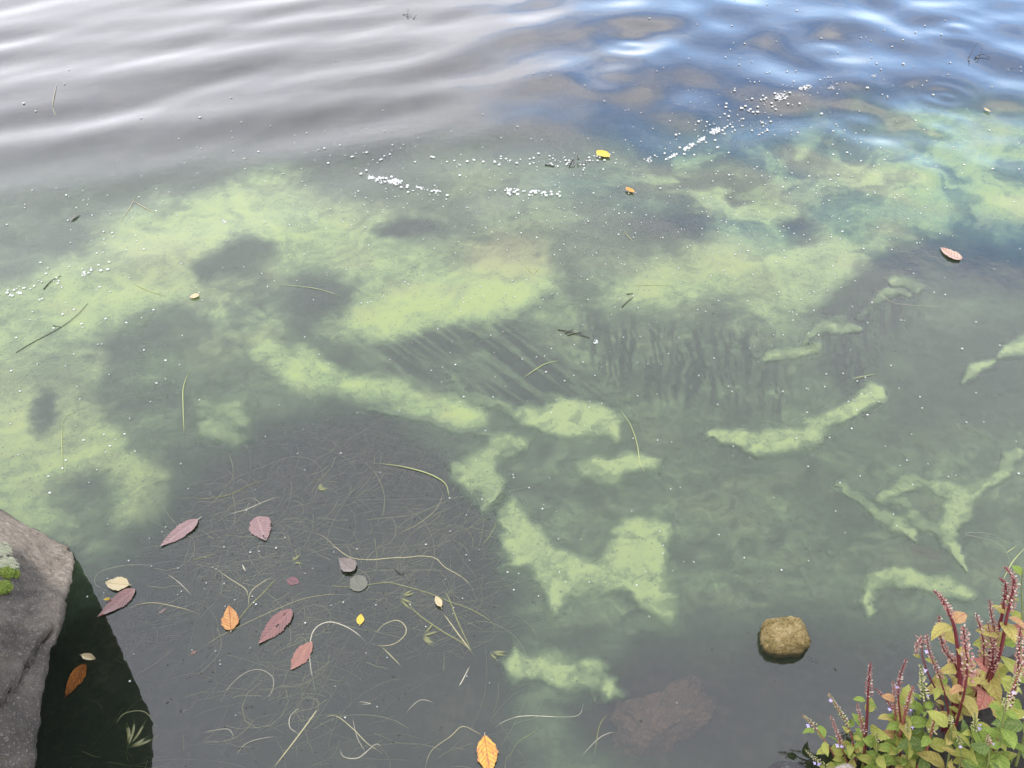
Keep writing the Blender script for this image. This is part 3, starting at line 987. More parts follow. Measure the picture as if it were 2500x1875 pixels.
float_leaf((484, 1270), (392, 1336), .40, 'mauve', 'large mauve-pink leaf with a pale midrib, left above the weed', petiole=.012, seed=1)
float_leaf((628, 1264), (650, 1322), .70, 'mauve', 'dull mauve leaf with a notch in its end above the weed tangle', seed=2, holes=((.0, .95, .10), (.1, .80, .06)))
float_leaf((318, 1431), (259, 1425), .60, 'cream', 'cream oval leaf floating by the edge of the boulder reflection', 'elliptic', 9, .16, .10, .006, 3, z=.004)
float_leaf((331, 1440), (240, 1508), .44, 'red', 'dusky red leaf half inside the dark boulder reflection', seed=4)
float_leaf((565, 1541), (560, 1481), .62, 'orange', 'orange serrated leaf among the weed, left of centre', 'ovate', 14, .10, .06, .006, 5, z=.004)
float_leaf((712, 1490), (632, 1574), .46, 'red', 'brick red leaf with small holes in it', seed=6, serr=14, holes=((.25, .18, .035), (-.1, .45, .05)))
float_leaf((762, 1567), (711, 1637), .50, 'rust', 'smooth rust-orange leaf crossed by a long looping stem', 'elliptic', 18, .05, .03, seed=7)
float_leaf((879, 1527), (881, 1500), .66, 'yellow', 'tiny bright yellow leaf above the looped stems', 'elliptic', 0, .1, .05, .003, 8)
float_leaf((866, 1397), (829, 1366), .72, 'brown', 'crumpled grey-brown leaf near the top of the weed tangle', 'ovate', 9, .35, .16, seed=9, z=.004)
float_leaf((885, 1443), (866, 1407), .98, 'olive', 'round olive-grey leaf under the crumpled brown one', 'round', 0, .05, .03, seed=10)
float_leaf((700, 1415), (732, 1424), .62, 'maroon', 'small maroon leaf scrap in the weed', 'elliptic', 0, .1, .02, seed=11, z=.001)
float_leaf((1078, 1486), (1064, 1459), .52, 'cream', 'small cream curled leaf lying across the weed stems', 'elliptic', 0, .55, .30, .004, 12, z=.004)
float_leaf((1183, 1798), (1197, 1892), .56, 'amber', 'golden orange leaf with wavy edges at the bottom edge', 'elliptic', 9, .12, .08, .006, 13, z=.005)
float_leaf((208, 1622), (160, 1706), .44, 'sodden', 'wet brown and orange leaf inside the boulder reflection', seed=14, serr=14)
float_leaf((201, 1602), (237, 1612), .42, 'cream', 'small pale folded leaf touching the wet brown one', 'elliptic', 0, .5, .2, .004, 15, z=.004)
float_leaf((1456, 372), (1489, 387), .72, 'yellow', 'yellow leaf far out beside the dark twigs', 'elliptic', 0, .12, .1, seed=16, z=.006)
float_leaf((1527, 462), (1549, 474), .55, 'amber', 'small orange leaf far out below the yellow one', 'elliptic', 0, .3, .2, seed=17, z=.006)
float_leaf((2344, 638), (2294, 608), .62, 'pale', 'pale brown veined leaf alone in the dark water on the right', 'ovate', 7, .12, .06, seed=18, z=.005)
float_leaf((488, 722), (464, 730), .75, 'cream', 'small ragged cream leaf at the edge of the left bloom', 'elliptic', 5, .2, .2, seed=19, z=.005)
float_leaf((2402, 263), (2420, 274), .34, 'cream', 'tiny slim cream leaf far out near the right edge', 'elliptic', 0, .3, .2, seed=20, z=.006)
float_leaf((170, 540), (196, 520), .26, 'olive', 'narrow olive leaf curled on the left water among bubbles', 'elliptic', 0, .3, .1, seed=21, z=.005)
float_leaf((407, 1485), (386, 1500), .35, 'mauve', 'small faded pink leaf right of the dusky red one', 'elliptic', 0, .1, .02, seed=22, z=.001)
float_leaf((480, 1590), (465, 1598), .6, 'rust', 'tiny rusty scrap at the end of a thin stem', 'elliptic', 0, .1, .02, seed=23, z=.001)
float_leaf((273, 1466), (256, 1468), .5, 'yellow', 'tiny curled yellow-green leaf lying on the dusky red leaf', 'elliptic', 0, .6, .3, seed=24, z=.007)

# ------------------------------------------------------------------ weed stems, blades, twigs


def stem(name, pts, mat, label, cat, rad=.0011, z=.001, group=None, flat=1.0, taper=.5, dip=True, rise=None):
    P3 = []
    for i, p in enumerate(pts):
        q = at(p[0], p[1])
        zz_ = z + (rise[i] if rise else 0)
        P3.append((q[0], q[1], float(height(q[0], q[1])) + zz_))
    path = crspline(P3, 7)
    k = np.linspace(0, 1, len(path))
    if dip:
        path[:, 2] -= .006 * (sst(k, .85, 1) + (1 - sst(k, 0, .12)))
    V, F = tube_data(path, rad * (1 - taper * np.abs(2 * k - 1) ** 2), 6, flat)
    o = mesh_obj(name, V, F, mat)
    return tag(o, label, cat, group)


WG = 'weed stems drifting over the shallows'
for pts, m_, rd, lab in (
    ([(700, 1282), (782, 1306), (820, 1337), (855, 1361), (902, 1367), (953, 1363), (997, 1361), (1032, 1358), (1064, 1364), (1086, 1385), (1124, 1407), (1149, 1429), (1164, 1461)], M_STRAW, .0015, 'long straw-coloured weed stem sweeping above the round olive leaf'),
    ([(771, 1693), (757, 1617), (759, 1559), (775, 1530), (807, 1519), (844, 1530), (873, 1548), (892, 1565)], M_PALESTEM, .0017, 'pinkish weed stem arching beside the smooth rust leaf'),
    ([(901, 1566), (934, 1528), (967, 1515), (988, 1527), (990, 1548), (967, 1570), (934, 1577), (903, 1568)], M_STRAW, .0015, 'closed loop of straw-coloured stem in the middle of the weed'),
    ([(930, 1577), (955, 1602), (981, 1628)], M_STRAW, .0014, 'short straight stem leaving the closed loop downwards'),
    ([(660, 1885), (717, 1812), (760, 1754), (778, 1727)], M_STRAW, .0022, 'thick straw-coloured stem running off the bottom edge'),
    ([(737, 1725), (710, 1747), (708, 1776), (731, 1792)], M_PALESTEM, .0012, 'small pale hooked stem beside the thick bottom stem'),
    ([(1156, 1597), (1130, 1545), (1111, 1501), (1097, 1465), (1082, 1436)], M_OLIVE, .0024, 'upright olive stem of the fan-shaped weed'),
    ([(1160, 1600), (1129, 1570), (1079, 1541), (1014, 1494), (990, 1458)], M_OLIVE, .0024, 'long leaning olive stem of the fan-shaped weed'),
    ([(1157, 1598), (1120, 1550), (1077, 1490)], M_STRAW, .0020, 'middle pale stem of the fan-shaped weed'),
    ([(771, 1425), (825, 1432), (862, 1433), (941, 1423), (985, 1431), (1042, 1447), (1097, 1469), (1151, 1489), (1205, 1525), (1198, 1563)], M_OLIVE, .0019, 'long olive stem arching right from the round olive leaf'),
    ([(1120, 1676), (1130, 1660), (1149, 1622)], M_PALESTEM, .0016, 'short pale stalk under the fan-shaped weed'),
    ([(681, 1405), (641, 1450), (605, 1485), (570, 1530)], M_OLIVE, .0024, 'stout olive stem rising to the right of the orange leaf'),
    ([(605, 1485), (612, 1447), (641, 1422), (668, 1408)], M_STRAW, .0014, 'bowed straw stem beside the stout olive one'),
    ([(466, 1594), (548, 1548), (611, 1517), (675, 1488), (738, 1463), (801, 1452), (861, 1450)], M_STRAW, .0011, 'long thin stem crossing below the orange leaf'),
    ([(460, 1213), (504, 1218), (564, 1207), (611, 1184), (660, 1165)], M_OLIVE, .0017, 'olive stem curving above the notched mauve leaf'),
    ([(554, 1256), (596, 1246), (643, 1226), (684, 1210)], M_PALESTEM, .0013, 'pale stem just above the notched mauve leaf'),
    ([(314, 1482), (368, 1472), (421, 1480), (485, 1496)], M_STRAW, .0014, 'straw stem right of the dusky red leaf'),
    ([(409, 1401), (440, 1425), (467, 1453)], M_PALESTEM, .0012, 'short slanting pale stem left of the orange leaf'),
    ([(520, 1384), (564, 1415), (599, 1438), (606, 1460)], M_STRAW, .0014, 'bent straw stem above the orange leaf'),
    ([(464, 1370), (528, 1352)], M_OLIVE, .0017, 'short straight olive stem below the large mauve leaf'),
    ([(365, 1378), (310, 1380), (252, 1393), (232, 1412), (236, 1430), (260, 1439)], M_PALESTEM, .0009, 'hair-thin pale stem curling round the cream leaf'),
    ([(536, 1713), (565, 1671), (601, 1642), (634, 1635), (663, 1650), (668, 1672), (659, 1697), (637, 1704)], M_PALESTEM, .0010, 'thin pale arc below the brick red leaf'),
    ([(574, 1845), (608, 1812), (677, 1796)], M_PALESTEM, .0010, 'thin pale stem near the bottom edge'),
    ([(490, 1790), (554, 1780), (572, 1801)], M_PALESTEM, .0011, 'short hooked pale stem near the bottom edge left'),
    ([(789, 1751), (822, 1749), (862, 1780), (898, 1816), (934, 1838)], M_STRAW, .0013, 'curved straw stem left of the golden bottom leaf'),
    ([(829, 1827), (840, 1848), (876, 1850), (916, 1818), (934, 1825)], M_PALESTEM, .0012, 'wavy pale stem at the bottom beside the golden leaf'),
    ([(1036, 1880), (1053, 1834), (1100, 1798), (1129, 1774), (1162, 1787), (1180, 1798)], M_STRAW, .0012, 'thin stem hooked over the golden bottom leaf'),
    ([(1207, 1775), (1242, 1757), (1287, 1748), (1404, 1749), (1425, 1716)], M_PALESTEM, .0012, 'pale bent stem under the jagged algae patch'),
    ([(1415, 1851), (1463, 1802), (1501, 1785)], M_PALESTEM, .0011, 'pale stem left of the broad drowned stone'),
    ([(1449, 1861), (1463, 1775), (1484, 1743)], M_OLIVE, .0014, 'thin upright olive stem by the broad drowned stone'),
    ([(963, 1307), (1010, 1286), (1050, 1258), (1072, 1232), (1082, 1200)], M_STRAW, .0011, 'thin curved stem above the fan weed'),
    ([(1175, 1335), (1198, 1305), (1217, 1268)], M_OLIVE, .0016, 'olive stem beside the U-shaped algae patch'),
    ([(1240, 1860), (1262, 1815), (1300, 1790), (1322, 1770)], M_OLIVE, .0012, 'dim olive stem right of the golden bottom leaf'),
    ([(280, 1770), (305, 1742), (352, 1738), (382, 1772)], M_OLIVE, .0014, 'arched olive stem inside the boulder reflection'),
    ([(860, 1750), (872, 1800), (893, 1838)], M_PALESTEM, .0009, 'hair-thin stem near the bottom centre'),
    ([(880, 1720), (905, 1718), (870, 1712)], M_PALESTEM, .0010, 'tiny bent pale stem above the bottom centre'),
    ([(990, 1740), (1025, 1710), (1060, 1715)], M_PALESTEM, .0010, 'short curved stem under the fan weed'),
    ([(2440, 1305), (2385, 1300), (2358, 1305), (2420, 1320), (2455, 1345), (2475, 1400)], M_PALESTEM, .0010, 'hair-thin pale strand curving at the right edge'),
):
    stem('weed_stem', pts, m_, lab, 'weed', rd * .9, .0006, WG)

BL = 'loose grass blades on the water'
for pts, lab, rd in (
    ([(450, 1054), (448, 1000), (448, 950), (460, 913)], 'upright pale grass blade in the dark bay on the left', .0032),
    ([(153, 1031), (152, 1090), (154, 1157)], 'dull grass blade standing in the left bloom', .0026),
    ([(187, 1005), (165, 1015), (153, 1031)], 'short dark-tipped bent blade at the top of the dull left one', .0018),
    ([(930, 1133), (985, 1141), (1044, 1157), (1085, 1180), (1097, 1212)], 'long curved grass blade above the weed tangle', .0034),
    ([(1280, 923), (1305, 905), (1333, 889), (1366, 882)], 'grass blade over the comb-like streaks in the middle', .0028),
    ([(1514, 1003), (1538, 1037), (1555, 1085), (1562, 1130), (1573, 1153)], 'bent grass blade trailing right of the fish-shaped patch', .0026),
    ([(2080, 927), (2102, 921), (2137, 914)], 'short grass blade above the smile-shaped arc', .0024),
    ([(325, 694), (360, 710), (403, 724)], 'thin grass blade left of the small ragged leaf', .0024),
    ([(128, 264), (133, 240), (140, 210)], 'pale bent straw far out on the left', .0030),
    ([(128, 264), (136, 281)], 'short pale straw end below the bent one far left', .0026),
    ([(325, 490), (350, 505), (378, 520)], 'pair-like pale straw in the bubbles left of the bloom', .0034),
    ([(330, 480), (318, 505), (292, 545)], 'faint straw slanting down left of the pale one', .0026),
    ([(1282, 650), (1300, 668), (1320, 652)], 'tiny green blade above the centre band', .0022),
    ([(1524, 568), (1535, 580), (1545, 590)], 'bent straw speck in the middle murk', .0024),
    ([(1545, 699), (1600, 697), (1646, 699)], 'dark thin blade lying in the right band', .0020),
    ([(680, 695), (770, 705), (835, 725)], 'thin curved blade over the dark window left of centre', .0022),
    ([(592, 1380), (600, 1396)], 'white chip of stalk in the weed tangle', .0032),
    ([(2446, 1420), (2470, 1375), (2500, 1340)], 'long narrow green blade at the right edge', .0030),
    ([(2455, 1352), (2480, 1335)], 'short green blade crossing the long right-edge one', .0022),
    ([(2130, 700), (2180, 740), (2287, 751)], 'very thin straw in the dark water under the pale leaf', .0012),
):
    stem('grass_blade', pts, M_STRAW if 'straw' in lab else (M_PALESTEM if 'white' in lab else M_BLADE), lab, 'grass blade', rd * .55, .003, BL, .35, .75, False)


def twig_cluster(label, segs, rad=.0018):
    c = at(*segs[0][0][:2])
    o = None
    root = empty('twig', (c[0], c[1], 0))
    tag(root, label, 'twig', 'dark twigs afloat')
    for s in segs:
        Q = []
        for (u, v, zz_) in s:
            q = at(u, v)
            Q.append((q[0] - c[0], q[1] - c[1], float(height(q[0], q[1])) + zz_))
        pth = crspline(Q, 4)
        V, F = tube_data(pth, np.linspace(rad, rad * .5, len(pth)), 5)
        mesh_obj('twig_piece', V, F, M_TWIG, root)


twig_cluster('dark twig standing out of the far water, top centre', [[(994, 44, 0), (998, 33, .03)], [(984, 36, .004), (1006, 39, .006)], [(1008, 45, 0), (1018, 40, .012)]])
twig_cluster('dark twig far out at the right, forked', [[(2364, 142, 0), (2375, 128, .04), (2381, 124, .05)], [(2367, 150, 0), (2366, 160, 0)], [(2388, 148, 0), (2392, 132, .04)], [(2380, 140, .005), (2400, 136, .01), (2418, 143, .003)]])
twig_cluster('dark twig bits beside the yellow far leaf', [[(1330, 402, .004), (1355, 405, .004)], [(1390, 406, .004), (1400, 398, .02), (1402, 408, 0)], [(1412, 398, .02), (1410, 388, .02)], [(1418, 402, .004), (1430, 400, .006)]], .003)
twig_cluster('brown twig with rootlets in the middle of the bloom', [[(1362, 806, .003), (1390, 812, .005), (1440, 826, .003)], [(1380, 816, .003), (1400, 806, .006)], [(1385, 820, .003), (1420, 812, .004)]], .002)
twig_cluster('thin dark twig below the right band', [[(1518, 752, .003), (1530, 740, .005), (1545, 728, .003)], [(1530, 720, .003), (1545, 718, .003)]], .002)
twig_cluster('dark root strand curving across the left bloom', [[(40, 862, .002), (80, 838, .003), (150, 800, .003), (190, 770, .004), (215, 742, .003)], [(130, 796, .003), (150, 800, .003)]], .0013)
twig_cluster('curved dark hair twig at the upper edge of the left bloom', [[(108, 708, .003), (125, 690, .004), (150, 675, .003)]], .002)
twig_cluster('dark bent twig over the round olive leaf', [[(963, 1390, .002), (980, 1404, .004), (988, 1398, .002)]], .0014)

bag3 = Bag()
wr3 = np.random.default_rng(19)
for i in range(900):
    cu, cv, su, sv = ((840, 1060, 90, 35), (950, 1140, 60, 40), (700, 1180, 110, 40), (880, 1500, 130, 90), (600, 1330, 120, 60))[i % 5]
    p = at(wr3.normal(cu, su), wr3.normal(cv, sv))
    a = wr3.uniform(0, 6.28)
    L = wr3.uniform(.012, .05)
    q = [(p[0] + math.cos(a + .5 * k * wr3.normal()) * L * k / 3, p[1] + math.sin(a) * L * k / 3, -.006 - .012 * wr3.random()) for k in range(4)]
    bag3.add(*tube_data(np.array(q), wr3.uniform(.0006, .0020), 4))
tag(bag3.obj('weed_mass', M_BROWNWEED), 'dark brown weedy mass just under the water', 'weed', kind='stuff')

# dark floating specks
bag = Bag()
dr = np.random.default_rng(55)
for i in range(330):
    u, v = dr.normal(640, 300), dr.normal(1560, 190)
    if i % 4 == 0:
        u, v = dr.uniform(1200, 2450), dr.uniform(600, 1850)
    if v > 1900 or (u < 400 and v > 1100 + (400 - u)) or v < 1150 and i % 4:
        continue
    p = at(u, v)
    for _ in range(int(dr.integers(1, 4))):
        rr = dr.uniform(.0008, .0026)
        q = p[:2] + dr.normal(0, .003, 2)
        k = 1 + .5 * (dr.random(len(ICO1[0])) - .5)
        bag.add(ICO1[0] * k[:, None] * [rr, rr * dr.uniform(.5, 1), rr * .6] + [q[0], q[1], .0006], ICO1[1])
tag(bag.obj('debris_scatter', M_TWIG), 'tiny dark specks of debris strewn over the shallows', 'debris', kind='stuff')

# rosette shoots in the weed
def rosette(u, v, label, n=7, L=.035, mat=M_OLIVE):
    c = at(u, v)
    root = empty('water_plant', (c[0], c[1], .0))
    tag(root, label, 'water plant', 'leafy shoots in the weed')
    a0 = RNG.uniform(-.9, .9)
    for i in range(n):
        a = a0 + RNG.uniform(-1.0, 1.0)
        l = L * RNG.uniform(.6, 1.2)
        pth = crspline([(0, 0, -.004), (math.cos(a) * l * .5, math.sin(a) * l * .5, .002), (math.cos(a + .2) * l, math.sin(a + .2) * l, -.006)], 4)
        V, F = tube_data(pth, .0026 * np.sin(np.linspace(.25, 3.0, len(pth))) + .0004, 6, .3)
        mesh_obj('leaf', V, F, mat, root)


rosette(772, 1193, 'yellow-green shoot at the top of the weed tangle', 8, .04)
rosette(715, 1372, 'small bright green shoot in the weed right of the notched mauve leaf', 6, .03)
rosette(1030, 1550, 'green leafy shoot right of the closed loop', 9, .045, M_OLIVE)
rosette(310, 1825, 'yellow-green shoot at the bottom inside the boulder reflection', 9, .06, M_OLIVE)
rosette(975, 1455, 'long-leaved olive shoot below the curled cream leaf', 5, .06, M_OLIVE)
rosette(1195, 1590, 'brown-green drooping shoot at the tip of the long olive stem', 4, .05, M_OLIVE)

# fine weed, too many strands to count
bag, bag2 = Bag(), Bag()
wr = np.random.default_rng(77)
region = s_([(330, 1170), (430, 1040), (600, 950), (800, 920), (960, 1010), (1060, 1150), (1075, 1350), (1070, 1500), (1250, 1560), (1330, 1680), (120, 1680), (230, 1300)])
made = 0
while made < 880:
    u, v = wr.uniform(150, 1480), wr.uniform(1040, 1900)
    if not poly_mask(np.array([u]), np.array([v]), region, 5)[0] > .5:
        continue
    dens = fbm(np.array([u / 120]), np.array([v / 120]), 90, 2)[0]
    if wr.random() > (sst(dens, .40, .58) + .08) * (1 - .75 * sst(np.hypot((u - 800) / 420, (v - 1400) / 300), .7, 1.25)):
        continue
    made += 1
    p = at(u, v)
    a = wr.normal(.42, .35) if wr.random() < .65 else wr.uniform(0, 6.28)
    L = wr.uniform(.03, .10) if wr.random() < .7 else wr.uniform(.10, .26)
    curv = wr.normal(0, 5) if wr.random() < .6 else wr.normal(0, 16)
    zd = -abs(wr.normal(0, .012)) - .0052
    pts, x, y = [], p[0], p[1]
    nseg = 8
    for k in range(nseg + 1):
        pts.append((x, y, zd + .004 * math.sin(k)))
        x += math.cos(a) * L / nseg
        y += math.sin(a) * L / nseg
        a += curv * L / nseg
    (bag if made % 3 else bag2).add(*tube_data(np.array(pts), wr.uniform(.0003, .0008) if wr.random() < .55 else wr.uniform(.0008, .0016), 4))
tag(bag.obj('weed_tangle', M_TANGLE), 'fine brown-green weed strands tangled under the shallow water', 'weed', kind='stuff')
tag(bag2.obj('weed_tangle', M_TANGLE2), 'fine paler straw strands tangled among the brown-green weed', 'weed', kind='stuff')

# ------------------------------------------------------------------ bubbles and foam
FR = np.random.default_rng(21)
pts = []


def spread(n, u, v, su, sv, smin, smax):
    for _ in range(n):
        pts.append((u + FR.normal(0, su), v + FR.normal(0, sv), FR.uniform(smin, smax)))


def along(n, line, su, sv, smin, smax):
    L = np.array(line, float)
    for _ in range(n):
        q = FR.uniform(0, len(L) - 1)
        i = int(q)
        p = L[i] + (L[min(i + 1, len(L) - 1)] - L[i]) * (q - i)
        pts.append((p[0] + FR.normal(0, su), p[1] + FR.normal(0, sv), FR.uniform(smin, smax)))


spread(230, 1950, 420, 280, 110, 2.5, 6)
spread(150, 1300, 480, 330, 80, 2.5, 6)
spread(110, 800, 420, 300, 110, 2.5, 6)
spread(110, 1900, 170, 330, 90, 2.5, 5.5)
spread(110, 1100, 700, 420, 90, 2.5, 5.5)
spread(100, 1750, 620, 300, 90, 2.5, 5.5)
spread(60, 200, 560, 150, 110, 3, 6)
spread(60, 150, 950, 160, 160, 3, 7)
spread(60, 1500, 950, 420, 120, 3, 6)
spread(50, 1350, 1330, 260, 180, 3, 6)
spread(70, 560, 1420, 260, 160, 3, 6)
spread(60, 2200, 1050, 230, 180, 3, 6)
spread(60, 1380, 395, 60, 14, 3, 8)
spread(50, 1850, 290, 60, 30, 3, 8)
along(40, [(740, 378), (950, 385), (1200, 392), (1330, 408)], 12, 12, 3, 9)
along(55, [(1580, 400), (1640, 378), (1700, 345), (1760, 315), (1830, 270), (1900, 240), (1990, 215), (2140, 190)], 22, 16, 3, 9)
along(40, [(1200, 465), (1290, 473), (1370, 477)], 10, 5, 5, 12)
along(30, [(905, 430), (960, 447), (1080, 476)], 16, 6, 5, 11)
along(16, [(-10, 718), (85, 702)], 8, 6, 4, 9)
along(13, [(120, 690), (200, 672), (275, 650)], 8, 6, 4, 9)
bub = []
for (u, v, s) in pts:
    if v < -40 or v > 1910 or u < -150 or u > 2650 or (v > 1235 and u < 400 and v > 1235 + (u * -.2 + 0)) and u < 190:
        continue
    p = at(u, v)
    if v < 5 and p[1] > 7:
        continue
    dep = math.sqrt(p[0] ** 2 + p[1] ** 2 + CAM_H ** 2)
    rad = s * .5 * dep / FPX * .72
    bub.append((rad / dep, p[0], p[1], min(max(rad, .0014), .007)))
bub.sort(reverse=True)
V1, F1 = ICO2
bme = bpy.data.meshes.new('foam_bubble')
bme.from_pydata([tuple(v * [1, 1, .75]) for v in V1], [], F1)
bme.polygons.foreach_set('use_smooth', [True] * len(bme.polygons))
bme.materials.append(M_FOAM)
for k, (_, x, y, r_) in enumerate(bub[:300]):
    o = link('foam_bubble', bme, None, (x, y, float(height(x, y)) + r_ * .3 + .002))
    o.scale = (r_ * FR.uniform(.9, 1.3), r_, r_)
    tag(o, 'one of the small white bubbles scattered over the water', 'bubble', 'white bubbles scattered over the water')
bag = Bag()
V1, F1 = ICO1
for (_, x, y, r_) in bub[300:]:
    bag.add(V1 * [r_, r_, r_ * .75] + [x, y, float(height(x, y)) + r_ * .3 + .002], F1)
tag(bag.obj('bubble_scatter', M_FOAM), 'countless smaller white bubbles dotting the water', 'bubbles', kind='stuff')


def foam(u, v, wu, wv, label, slope=0.0, seed=0):
    r_ = np.random.default_rng(seed + 300)
    c = at(u, v)
    bag = Bag()
    nb = max(6, int(wu * wv * .16))
    for i in range(nb):
        a, q = r_.uniform(0, 6.28), math.sqrt(r_.random())
        uu = u + math.cos(a) * q * wu / 2
        vv_ = v + math.sin(a) * q * wv / 2 + slope * (uu - u) + r_.normal(0, 1.2)
        p = at(uu, vv_)
        rr = r_.uniform(.004, .0085) * (1.2 - .5 * q) * min(1, .35 + wu / 40)
        rr *= .55
        bag.add(ICO1[0] * [rr * 1.2, rr * 1.2, rr * .6] + [p[0] - c[0], p[1] - c[1], float(height(p[0], p[1])) + rr * .15 + .002], ICO1[1])
    o = bag.obj('foam_clump', M_FOAM)
    o.location = (c[0], c[1], 0)
    tag(o, label, 'foam', 'foam clumps in drifting lines')


foam(912, 436, 30, 11, 'crooked foam clump, first of the row above the left bloom', .35, 1)
foam(932, 443, 14, 7, 'small foam clump between the crooked one and the largest one', .1, 2)
foam(963, 445, 40, 15, 'largest foam clump above the left bloom', .05, 3)
foam(1028, 460, 25, 7, 'slim foam clump right of the largest one above the left bloom', .25, 4)
foam(1066, 471, 11, 7, 'last tiny foam clump of the row above the left bloom', -.1, 5)
foam(1242, 467, 14, 6, 'small oval foam clump, left of the short foam row in the middle', 0, 6)
foam(1304, 468, 16, 5, 'upper oval foam clump of the short foam row in the middle', 0, 7)
foam(1330, 476, 17, 5, 'right oval foam clump of the short foam row in the middle', 0, 8)
foam(1905, 238, 30, 15, 'round foam clump by the straw in the dark blue water', 0, 9)
foam(1965, 219, 30, 11, 'biggest long foam clump in the dark blue water', -.2, 10)
foam(2028, 220, 16, 8, 'small round foam clump, rightmost of the blue water line', 0, 11)
foam(2131, 191, 14, 8, 'lone foam fleck far right of the foam line', -.2, 12)
foam(1745, 322, 26, 16, 'foam clump at the upper end of the slanting foam line', -.4, 13)
foam(1712, 344, 24, 12, 'foam clump second from the upper end of the slanting foam line', -.4, 14)
foam(1680, 363, 30, 12, 'ragged foam clump in the middle of the slanting foam line', -.6, 15)
foam(1640, 386, 34, 7, 'thin foam streak at the lower end of the slanting foam line', -.5, 16)
foam(1585, 394, 14, 14, 'separate foam fleck left of the slanting foam line', 0, 17)
foam(548, 541, 13, 8, 'bright foam fleck on the left bloom', 0, 18)
foam(205, 672, 14, 7, 'foam fleck at the upper rim of the left bloom', 0, 19)
foam(49, 716, 15, 7, 'foam fleck at the left edge of the water', 0, 20)
foam(1455, 836, 12, 8, 'tiny foam fleck beside the brown twig', 0, 21)

# ------------------------------------------------------------------ bank with the plants, bottom right
xs, ys = np.arange(-1.6, 2.4, .02), np.arange(-1.2, 1.25, .02)
X, Y = np.meshgrid(xs, ys)
shore = .30 + .50 * sst(X, .58, 1.02) + .12 * sst(X, .98, 1.5) + .05 * (fbm(X * 4, Y * 4, 66, 3) - .5)
Z = np.clip((shore - Y) * 1.1, -.4, 1) * 1.0
Z = np.where(Z > 0, .26 * (1 - np.exp(-Z / .16)), Z) + .03 * (fbm(X * 14, Y * 14, 68, 4) - .5)
bank = grid_mesh('lake_bank', X, Y, Z, mat=M_SOIL)
tag(bank, 'dark soil bank under the plants', 'bank', kind='structure')


def bank_z(x, y):
    i = int(np.clip(round((y + 1.2) / .02), 0, Z.shape[0] - 1))
    j = int(np.clip(round((x + 1.6) / .02), 0, Z.shape[1] - 1))
    return float(Z[i, j])


c = at(2070, 1872, .10)
stone('bank_stone', (c[0], c[1] - .02, .045), (.038, .034, .05), M_PALE, 31, 'pale speckled stone under the plants at the bottom edge', .14, .3, None, .4)
c = at(1930, 1893, .02)
stone('bank_stone', (c[0], c[1], .0), (.045, .035, .035), M_DARKST, 33, 'dark wet stone cut by the bottom edge left of the plants', .12, .2)
c = at(2400, 1690, .06)
stone('bank_stone', (c[0], c[1], .02), (.10, .06, .08), M_DARKST, 37, 'grey stone glimpsed between the red stems', .12, .3)

# plant leaf meshes, shared
PL = {}
for k in ('green', 'lime', 'deep', 'gold', 'blush', 'pink'):
    PL[k] = [leaf_mesh('leaf', 1.0, w_, LM[k], shape=sh, serr=11, fold=fo, curl=cu, n=9, m=6, seed=sd)
             for (w_, sh, fo, cu, sd) in ((.64, 'ovate', .18, -.30, 1), (.56, 'ovate', .34, -.42, 2), (.50, 'elliptic', .26, -.25, 3))]

# one lilac flower
def petal_mesh():
    bag = Bag()
    for a, l, w_, el in ((0, 1.0, .55, .1), (1.1, .8, .4, .4), (-1.1, .8, .4, .4), (3.14, .7, .5, .9)):
        d = np.array([math.cos(a) * math.cos(el), math.sin(a) * math.cos(el), math.sin(el)])
        s = np.array([-math.sin(a), math.cos(a), 0]) * w_ / 2
        b = d * .15
        mid = d * l * .6 + [0, 0, .12]
        tip = d * l
        bag.add([b - s * .3, b + s * .3, mid + s, tip + s * .4, tip - s * .4, mid - s], [(0, 1, 2, 5), (5, 2, 3, 4)])
    V, F = tube_data([(0, 0, -.6), (0, 0, 0), (.05, 0, .2)], [.12, .18, .22], 6)
    bag.add(V, F)
    me = bpy.data.meshes.new('flower')
    me.from_pydata([tuple(map(float, v)) for v in bag.V], [], bag.F)
    me.polygons.foreach_set('use_smooth', [True] * len(me.polygons))
    me.materials.append(M_PETAL)
    return me


FLOWER = petal_mesh()
PR = np.random.default_rng(8)


def rot_to(o, xdir, ydir):
    """orient so local Y runs along ydir and local Z as near xdir as it can"""
    y = Vector(ydir).normalized()
    z = Vector(xdir)
    z = (z - y * z.dot(y)).normalized()
    x = y.cross(z)
    o.rotation_mode = 'QUATERNION'
    o.rotation_quaternion = Matrix((x, y, z)).transposed().to_quaternion()


